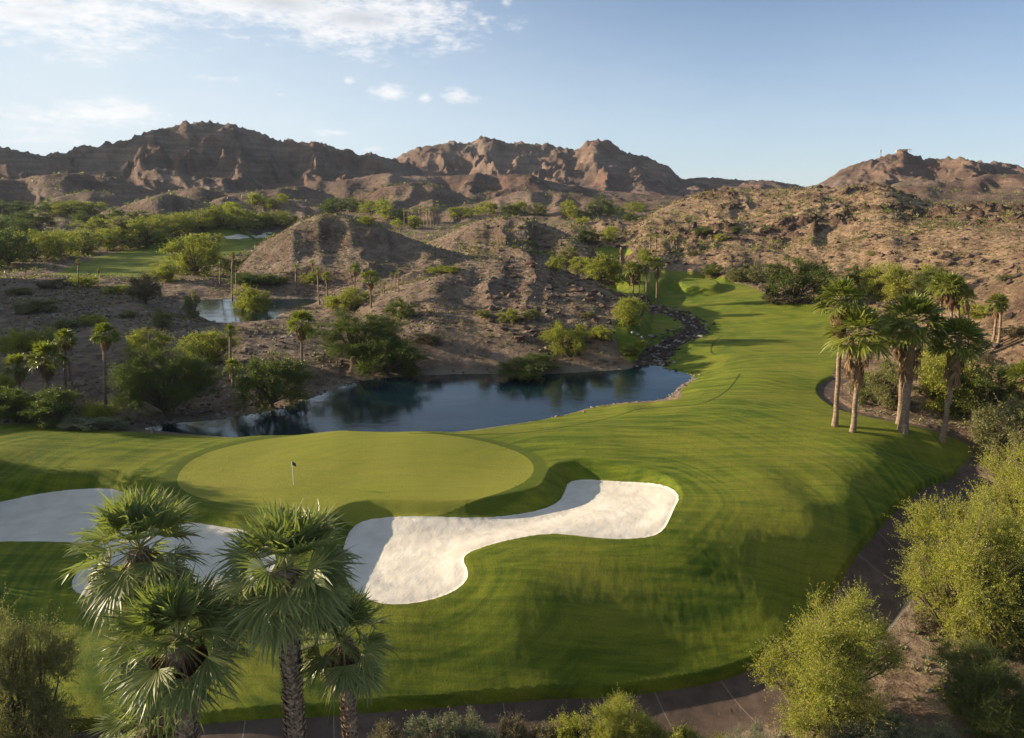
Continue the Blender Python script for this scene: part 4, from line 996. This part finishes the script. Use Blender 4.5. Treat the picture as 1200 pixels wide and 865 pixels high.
# ------------------------------------------------------------------ uncountable cover: scrub tufts, stones
def scatter(n, r0, r1, a0=-37, a1=37, pw=1.0):
    r = np.sqrt(rng.random(n)*(r1**2-r0**2)+r0**2) if pw == 1 else r0*(r1/r0)**rng.random(n)
    a = np.radians(rng.uniform(a0, a1, n)); return r*np.sin(a), r*np.cos(a), r, a
def sample(G, x, y): return height(G, x, y)
def desert_ok(x, y, m=.6):
    return (sample(S_turf, x, y) > m) & (sample(S_path, x, y) > m) & (sample(S_pond, x, y) > 1.2) & (sample(S_pond2, x, y) > 1.2)
def tufts(name, n, r0, r1, mats, size, blades, label, pw=1., dens=.0, seed=5):
    x, y, r, a = scatter(n, r0, r1, pw=pw); ok = desert_ok(x, y)
    ok &= (fbm(x/22, y/22, 3, seed)+rng.normal(size=n)*.25) > dens
    x, y, r = x[ok], y[ok], r[ok]; n = len(x); z = sample(HG, x, y)
    acc = Acc(); s = size*rng.uniform(.5, 1.5, n)*(1+np.clip(r-150, 0, 600)/500)
    for m in range(len(mats)):
        k = np.nonzero(np.arange(n) % len(mats) == m)[0]; nn = len(k)*blades
        c = np.repeat(np.stack([x[k], y[k], z[k]-.03], 1), blades, 0); ss = np.repeat(s[k], blades)
        d = rdir(nn, rng); d[:, 2] = np.abs(d[:, 2])*.9+.25; d = unit(d); off = rdir(nn, rng)*ss[:, None]*.28; off[:, 2] = np.abs(off[:, 2])
        sd = unit(np.cross(d, rdir(nn, rng)))
        blade_quads(acc, c+off, d, sd, ss*rng.uniform(.4, .9, nn), ss*.22, m)
    tag(link(name, acc.mesh(name, mats)), label, 'ground cover', kind='stuff')
tufts('dry_scrub', 34000, 70, 260, [ML['pale'], ML['dry'], ML['dry']], .46, 11, 'dry brown scrub dotted over the desert slopes')
tufts('distant_scrub', 24000, 240, 900, [ML['pale'], ML['green'], ML['dry']], 1.0, 7, 'small dull scrub dotted over the far hills', pw=0, dens=-.05, seed=9)
tufts('near_dry_grass', 2600, 24, 62, [ML['pale'], ML['dry'], ML['sage']], .38, 26, 'dry grass and weeds on the bare ground by the path')
# stones
def rock_verts(g, n=1):
    V = np.array([[0,0,1],[.85,0,.35],[.26,.8,.4],[-.7,.5,.35],[-.65,-.5,.4],[.3,-.85,.35],[.7,.5,-.3],[-.25,.85,-.3],[-.9,0,-.3],[-.2,-.8,-.35],[.7,-.5,-.3],[0,0,-.8]], float)
    return V*(1+g.normal(size=(12, 1))*.2)+g.normal(size=(12, 3))*.12
RT = np.array([[0,1,2],[0,2,3],[0,3,4],[0,4,5],[0,5,1],[1,6,2],[2,7,3],[3,8,4],[4,9,5],[5,10,1],[6,7,2],[7,8,3],[8,9,4],[9,10,5],[10,6,1],[11,7,6],[11,8,7],[11,9,8],[11,10,9],[11,6,10]])
def rocks(name, x, y, s, mats, label, flat=.65):
    acc = Acc(); z = sample(HG, x, y)
    for i in range(len(x)):
        th = rng.random()*6.28; c, s_ = math.cos(th), math.sin(th); V = rock_verts(rng)*s[i]*[1.2, .9, flat]
        V = V@np.array([[c, s_, 0], [-s_, c, 0], [0, 0, 1]]); acc.add(V+[x[i], y[i], z[i]+s[i]*.12], None, RT, i % len(mats))
    tag(link(name, acc.mesh(name, mats)), label, 'stones', kind='stuff')
M_rockd = simple('dark_rock', (.075, .055, .045), .9, .45, 1.5, .05)
M_rockl = simple('pale_rock', (.27, .23, .19), .9, .35, 1.5, .05)
M_rockr = simple('red_rock', (.125, .074, .052), .9, .4, 2., .05)
n = 760; u = rng.random(n); seg = np.cumsum([0]+[np.hypot(*(creek_p[i+1]-creek_p[i])) for i in range(len(creek_p)-1)]); cx = np.interp(u*seg[-1], seg, creek_p[:, 0]); cy = np.interp(u*seg[-1], seg, creek_p[:, 1])
rocks('stream_stones', cx+rng.normal(size=n)*1.5, cy+rng.normal(size=n)*1.9, rng.uniform(.15, .6, n), [M_rockd, M_rockd, M_rockd, M_rockd, M_rockl], 'dark and pale stones lining the dry stream above the pond')
x, y, r, a = scatter(15000, 75, 420, -2, 37, pw=0); ok = desert_ok(x, y) & ((sample(oc, x, y) > .1) | (rng.random(len(x)) < .28)) & (sample(HG, x, y) > 1.0)
x, y, r = x[ok], y[ok], r[ok]
rocks('hill_stones', x, y, (.12+.6*rng.random(len(x))**2.2)*(1+r/320), [M_rockr, M_rockd], 'red brown stones strewn over the right hill')
x, y, r, a = scatter(9000, 95, 260, -37, 4, pw=0); ok = desert_ok(x, y) & (fbm(x/15, y/15, 2, 77) > .05)
rocks('slope_stones', x[ok], y[ok], rng.uniform(.10, .36, ok.sum()), [M_rockd, M_rockl, M_rockr], 'small stones on the central and left slopes')
m = rng.integers(0, len(pond_p), 420); ex = pond_p[m]+rng.normal(size=(420, 2))*.7; keep = sample(S_pond, ex[:, 0], ex[:, 1]) > -.3
keep &= ex[:, 1] > 84
rocks('shore_stones', ex[keep, 0], ex[keep, 1], rng.uniform(.08, .26, keep.sum()), [M_rockl, M_rockd], 'small stones along the far shore of the pond')
# pale litter of fallen fronds beyond the mound palms
acc = Acc(); n = 420
cc = [hit(HG, px, py)[:2] for px, py in ((1032, 496), (1078, 498), (1130, 500), (1020, 482), (1100, 492))]
k = rng.integers(0, len(cc), n); cxy = np.array(cc)[k]+rng.normal(size=(n, 2))*[1.5, 1.3]
okk = (sample(S_path, cxy[:, 0], cxy[:, 1]) > .3) & (sample(S_turf, cxy[:, 0], cxy[:, 1]) > 0); cxy = cxy[okk]; n = len(cxy)
z = sample(HG, cxy[:, 0], cxy[:, 1]); d = rdir(n, rng); d[:, 2] = np.abs(d[:, 2])*.15; d = unit(d)
M_straw = simple('fallen_fronds', (.50, .42, .28), .8, .3, 3.)
blade_quads(acc, np.c_[cxy, z+.06], d, unit(np.cross(d, [0, 0, 1.])), rng.uniform(.4, 1.3, n), .09)
tag(link('frond_litter', acc.mesh('frond_litter', [M_straw])), 'pale litter of fallen dry fronds beside the cart path', 'litter', kind='stuff')
# single boulders
def boulder(px, py, wpx, mat, lab, seed, flat=.6):
    x, y, z = hit(HG, px, py); dep = y*cp+(CAMZ-z)*sp; s = wpx*dep/F*.5; g = np.random.default_rng(seed)
    import bmesh
    bm = bmesh.new(); bmesh.ops.create_icosphere(bm, subdivisions=3, radius=1)
    V = np.array([v.co[:] for v in bm.verts])
    for _ in range(16):
        nrm = rdir(1, g)[0]; dd = g.uniform(.55, .85); pr = V@nrm; ex = np.clip(pr-dd, 0, None); V = V-ex[:, None]*nrm
    V *= 1+.06*np.sin(V[:, 0:1]*9+seed)*np.cos(V[:, 1:2]*8)
    for v, c in zip(bm.verts, V): v.co = c*[s, s*.8, s*flat]
    me = bpy.data.meshes.new('boulder'); bm.to_mesh(me); bm.free(); me.materials.append(mat)
    o = link('boulder', me); o.location = (x, y, z+s*flat*.35); tag(o, lab, 'rock', 'boulders')
boulder(1102, 806, 16, M_rockr, 'red brown boulder on the bare dirt below the big yellow green tree', 1)
boulder(1089, 810, 9, M_rockl, 'small tan stone touching the left side of the red boulder', 2)
boulder(1123, 813, 8, M_rockl, 'tan stone right of the red boulder on the bare dirt', 3)
boulder(1176, 760, 22, M_rockr, 'broad red rock under the trees near the right edge', 4)
boulder(1162, 769, 12, M_rockr, 'smaller red rock just left of the broad one near the right edge', 5)
boulder(653, 487, 6, M_rockl, 'pale stone on the near pond shore beside the turf', 6)
boulder(792, 400, 7, M_rockl, 'pale stone where the fairway meets the stream', 7)

# ------------------------------------------------------------------ kerb on the outer side of the path
def offset_line(p, off):
    t = np.gradient(p, axis=0); t /= np.hypot(t[:, 0], t[:, 1])[:, None]; return p+np.stack([t[:, 1], -t[:, 0]], 1)*off
segm = np.cumsum([0]+[np.hypot(*(path_c[i+1]-path_c[i])) for i in range(len(path_c)-1)]); fr = segm/segm[-1]
sel = (fr > .36) & (fr < .66)
hwk = np.interp(fr, [0, .45, .62, .72, .8, 1], [2.3, 2.2, 2.1, 1.7, 1.15, 1.1])
kl = path_c.copy()
t = np.gradient(path_c, axis=0); t /= np.hypot(t[:, 0], t[:, 1])[:, None]; nrm2 = np.stack([t[:, 1], -t[:, 0]], 1)
acc = Acc(); rows = []
kk = np.nonzero(sel)[0]
for i in kk:
    c = path_c[i]+nrm2[i]*(hwk[i]+.12); z = float(height(HG, *c)[0])
    rows.append([[*(c-nrm2[i]*.16), z-.3], [*(c-nrm2[i]*.16), z+.13], [*(c+nrm2[i]*.16), z+.13], [*(c+nrm2[i]*.16), z-.3]])
Vk = np.array(rows).reshape(-1, 3); Qk = []
for i in range(len(kk)-1):
    for j in range(3): Qk.append([i*4+j, i*4+j+1, (i+1)*4+j+1, (i+1)*4+j])
acc.add(Vk, Qk)
M_kerb = simple('kerb_concrete', (.27, .22, .17), .85, .3, 2., .02)
tag(link('kerb', acc.mesh('kerb', [M_kerb])), 'pale low kerb along the outer edge of the cart path bend', 'kerb', kind='structure')

# ------------------------------------------------------------------ flagstick, stake, buildings
M_white = simple('white_paint', (.80, .79, .76), .4, .05)
M_navy = simple('navy_cloth', (.025, .03, .06), .8, .2)
M_black = simple('hole_dark', (.01, .01, .01), .9, .1)
fx, fy, fz = hit(HG, 344, 568)
o = link('golf_flagstick', None); o.location = (fx, fy, fz); tag(o, 'white flagstick with small dark flag standing in the putting green', 'flagstick')
a_ = Acc(); a_.tube([(0, 0, -.1), (0, 0, 1.1), (0, 0, 2.25)], [.026, .024, .02], 8); link('pole', a_.mesh('pole', [M_white], True), o)
a_ = Acc(); nu, nv = 14, 8; Vf = []
for i in range(nu+1):
    for j in range(nv+1):
        u = i/nu; v = j/nv; Vf.append((.02+.40*u*.82, .05*math.sin(u*7+v)*u, 2.22-.34*v-.20*u*u))
Vf = np.array(Vf); Qf = [[i*(nv+1)+j, (i+1)*(nv+1)+j, (i+1)*(nv+1)+j+1, i*(nv+1)+j+1] for i in range(nu) for j in range(nv)]
a_.add(Vf, Qf); link('flag', a_.mesh('flag', [M_navy], True), o)
a_ = Acc(); th = np.linspace(0, 2*np.pi, 24, endpoint=False)
ring = np.c_[np.cos(th), np.sin(th), 0*th]
a_.add(np.vstack([ring*.054+[0, 0, .012], ring*.075+[0, 0, .012]]), [[i, (i+1) % 24, 24+(i+1) % 24, 24+i] for i in range(24)], None, 0)
a_.add(np.vstack([ring*.054+[0, 0, .010], [[0, 0, .010]]]), None, [[i, (i+1) % 24, 24] for i in range(24)], 1)
link('cup', a_.mesh('cup', [M_white, M_black]), o)
sx, sy, sz = hit(HG, 178, 508); a_ = Acc(); a_.box((0, 0, .25), (.12, .09, .35)); a_.box((0, 0, .64), (.15, .12, .05))
o = link('marker_post', a_.mesh('marker_post', [simple('weathered_timber', (.34, .27, .18), .9, .3, 6.)])); o.location = (sx, sy, sz); tag(o, 'short pale wooden post at the turf edge left of the pond', 'post')
# hilltop building
def peak(px, r):
    az, _ = azslope(px, 180); best = None
    for q in np.arange(r-60, r+60, 3):
        z = float(height(HG, q*math.sin(az), q*math.cos(az))[0])
        if best is None or z > best[2]: best = (q*math.sin(az), q*math.cos(az), z)
    return best
M_wall = simple('pale_stucco', (.52, .46, .38), .85, .1, 1.)
M_roof = simple('flat_roof', (.40, .36, .31), .7, .1, 1.)
M_glass = simple('window_dark', (.04, .05, .06), .2, .1, 1., spec=.5)
M_steel = simple('galvanised_steel', (.35, .35, .35), .5, .15, 2.)
x, y, z = peak(1058, 1150)
o = link('hilltop_building', None); o.location = (x, y, z-1); o.rotation_euler = (0, 0, R(-12)); o.scale = (.55, .55, .5); tag(o, 'low pale building with a wide flat roof on the right mountain summit', 'building')
a_ = Acc(); a_.box((0, 0, 2.2), (9, 5, 2.6)); a_.box((-12, 0, 1.4), (4, 4, 1.8)); link('wall', a_.mesh('wall', [M_wall]), o)
a_ = Acc(); a_.box((2.5, 0, 5.1), (15, 6.5, .3)); a_.box((-12, 0, 3.4), (4.6, 4.6, .2)); link('roof', a_.mesh('roof', [M_roof]), o)
for i in range(5):
    a_ = Acc(); a_.box((-7+i*3.4, -5.02, 2.9), (1.2, .06, .9)); link('window', a_.mesh('window', [M_glass]), o)
for xx in (12, 16.6):
    for yy in (-5.8, 5.8):
        a_ = Acc(); a_.tube([(xx, yy, -3), (xx, yy, 4.8)], [.25, .25], 6); link('roof_post', a_.mesh('roof_post', [M_wall], True), o)
x, y, z = peak(1032, 1150)
o = link('antenna_tower', None); o.location = (x, y, z-.5); tag(o, 'small lattice antenna tower left of the summit building', 'antenna tower')
a_ = Acc()
for sx_, sy_ in ((1, 1), (1, -1), (-1, 1), (-1, -1)): a_.tube([(sx_*1.1, sy_*1.1, -1), (sx_*.35, sy_*.35, 10)], [.16, .12], 4)
for k in range(7):
    w1 = 1.1-k*.107; w2 = 1.1-(k+1)*.107; z1 = k*1.45; z2 = (k+1)*1.45
    for (ax, ay), (bx, by) in (((1, 1), (1, -1)), ((1, -1), (-1, -1)), ((-1, -1), (-1, 1)), ((-1, 1), (1, 1))):
        a_.tube([(ax*w1, ay*w1, z1), (bx*w2, by*w2, z2)], [.07, .07], 3); a_.tube([(ax*w2, ay*w2, z2), (bx*w2, by*w2, z2)], [.06, .06], 3)
link('lattice', a_.mesh('lattice', [M_steel]), o)
a_ = Acc(); a_.tube([(0, 0, 9.5), (0, 0, 13.5)], [.12, .06], 5); link('mast', a_.mesh('mast', [M_steel]), o)
a_ = Acc(); a_.tube([(-.9, -.4, 8), (-.9, -1.1, 8)], [1.0, 1.1], 12); link('dish', a_.mesh('dish', [M_white]), o)
x, y, z = hit(HG, 47, 258)
o = link('far_shed', None); o.location = (x, y, z); tag(o, 'small pale flat roofed shed among the dark trees at far left', 'shed')
a_ = Acc(); a_.box((0, 0, .8), (3.6, 2, 1.4)); link('wall', a_.mesh('wall', [M_wall]), o)
a_ = Acc(); a_.box((0, 0, 2.35), (4.0, 2.4, .15)); link('roof', a_.mesh('roof', [M_roof]), o)
a_ = Acc(); a_.box((1.2, -2.02, .5), (.5, .05, .95)); link('door', a_.mesh('door', [M_glass]), o)

# ------------------------------------------------------------------ sky, sun, camera
SUN_AZ = -79.; SUN_EL = 14.5
w = bpy.data.worlds.new('World'); sc.world = w; w.use_nodes = True; t = NT('', w.node_tree); w.node_tree.nodes.clear()
out = t.n('ShaderNodeOutputWorld'); bg = t.n('ShaderNodeBackground')
sky = t.n('ShaderNodeTexSky'); sky.sky_type = 'NISHITA'; sky.sun_disc = False; sky.sun_elevation = R(SUN_EL); sky.sun_rotation = R(SUN_AZ)
sky.air_density = .75; sky.dust_density = .3; sky.ozone_density = 3.; sky.altitude = 1000
tc = t.n('ShaderNodeTexCoord').outputs['Generated']; sx_ = t.n('ShaderNodeSeparateXYZ'); t.l(tc, sx_.inputs[0])
az = t.math('ARCTAN2', sx_.outputs[0], sx_.outputs[1]); el = t.math('ARCSINE', sx_.outputs[2])
cmb = t.n('ShaderNodeCombineXYZ'); t.l(az, cmb.inputs[0]); t.l(t.math('MULTIPLY', el, 2.6), cmb.inputs[1])
nA = t.noise(9, 9, cmb.outputs[0], .62, .3); nB = t.noise(34, 6, cmb.outputs[0], .6); nC = t.noise(95, 4, cmb.outputs[0], .6)
mask = None
for (px, py, rx, ry, st) in [(40,18,150,30,1.1),(170,20,80,22,1.0),(60,6,140,18,1.1),(330,4,170,26,1.25),(425,22,125,30,1.3),(500,34,60,20,1.05),(105,132,92,20,.95),(40,160,110,26,.55),(250,92,36,7,.75),(250,101,20,5,.6),(330,111,14,4,.7),(456,107,30,11,.95),(537,113,28,10,.95),(395,155,24,6,.7),(592,3,12,9,1.1),(498,115,12,8,.9),(408,95,8,5,.9),(438,174,24,6,.6),(380,52,50,10,.5),(270,42,60,8,.55)]:
    d = ray(px, py); a0 = math.atan2(d[0], d[1]); e0 = math.asin(d[2]/np.linalg.norm(d))
    u = t.math('DIVIDE', t.math('SUBTRACT', az, a0), rx/F*1.05); v = t.math('DIVIDE', t.math('SUBTRACT', el, e0), ry/F*1.05)
    q = t.math('SUBTRACT', st, t.math('SQRT', t.math('ADD', t.math('MULTIPLY', u, u), t.math('MULTIPLY', v, v))))
    mask = q if mask is None else t.math('MAXIMUM', mask, q)
dens = t.math('ADD', mask, t.math('MULTIPLY', t.math('SUBTRACT', t.math('ADD', t.math('MULTIPLY', nA, .5), t.math('ADD', t.math('MULTIPLY', nB, .32), t.math('MULTIPLY', nC, .18))), .5), 5.0))
cov = t.rng(dens, .1, 1.15); core = t.rng(t.math('ADD', mask, t.math('MULTIPLY', nA, .6)), 1.15, 1.6)
ccol = t.mix(core, (7.0, 6.9, 6.9), (4.6, 4.7, 5.0))
veil = t.math('ADD', .05, t.math('ADD', t.math('MULTIPLY', t.rng(el, .30, .0), .46), t.math('MULTIPLY', t.rng(az, .35, -.68), .60)))
veil = t.math('MULTIPLY', veil, t.math('ADD', .8, t.math('MULTIPLY', nA, .4)), clamp=True)
skyv = t.mix(veil, sky.outputs[0], (4.9, 5.6, 6.1))
skyc = t.mix(t.math('MULTIPLY', cov, .88), skyv, ccol)
t.l(skyc, bg.inputs['Color']); bg.inputs['Strength'].default_value = .066; t.l(bg.outputs[0], out.inputs[0])
sl = bpy.data.lights.new('sun', 'SUN'); sl.energy = 5.0; sl.angle = R(.55); sl.color = (1., .83, .60)
so = bpy.data.objects.new('sun', sl); COL.objects.link(so)
from mathutils import Vector
sd = Vector((math.sin(R(SUN_AZ))*math.cos(R(SUN_EL)), math.cos(R(SUN_AZ))*math.cos(R(SUN_EL)), math.sin(R(SUN_EL))))
so.rotation_euler = sd.to_track_quat('Z', 'Y').to_euler(); so.location = sd*100
cd = bpy.data.cameras.new('camera'); cd.sensor_width = 36; cd.lens = 36*F/1200; cd.clip_start = .5; cd.clip_end = 9000
co = bpy.data.objects.new('camera', cd); COL.objects.link(co); co.location = (0, 0, CAMZ); co.rotation_euler = (R(90)-PITCH, 0, 0); sc.camera = co
sc.view_settings.view_transform = 'Standard'; sc.view_settings.look = 'None'; sc.view_settings.gamma = 1; sc.view_settings.exposure = 1.15
sc.cycles.max_bounces = 4; sc.cycles.diffuse_bounces = 2; sc.cycles.transparent_max_bounces = 4


# ------------------------------------------------------------------ air
a_ = Acc(); a_.box((0, 0, 245), (5600, 5600, 255))
tv = NT('haze_air'); vp = tv.n('ShaderNodeVolumePrincipled'); vp.inputs['Color'].default_value = (.72, .84, 1., 1); vp.inputs['Density'].default_value = .00004; vp.inputs['Anisotropy'].default_value = .2
tv.l(vp.outputs[0], tv.out.inputs['Volume'])
tag(link('haze', a_.mesh('haze', [tv.m])), kind='stuff')
sc.cycles.volume_bounces = 0
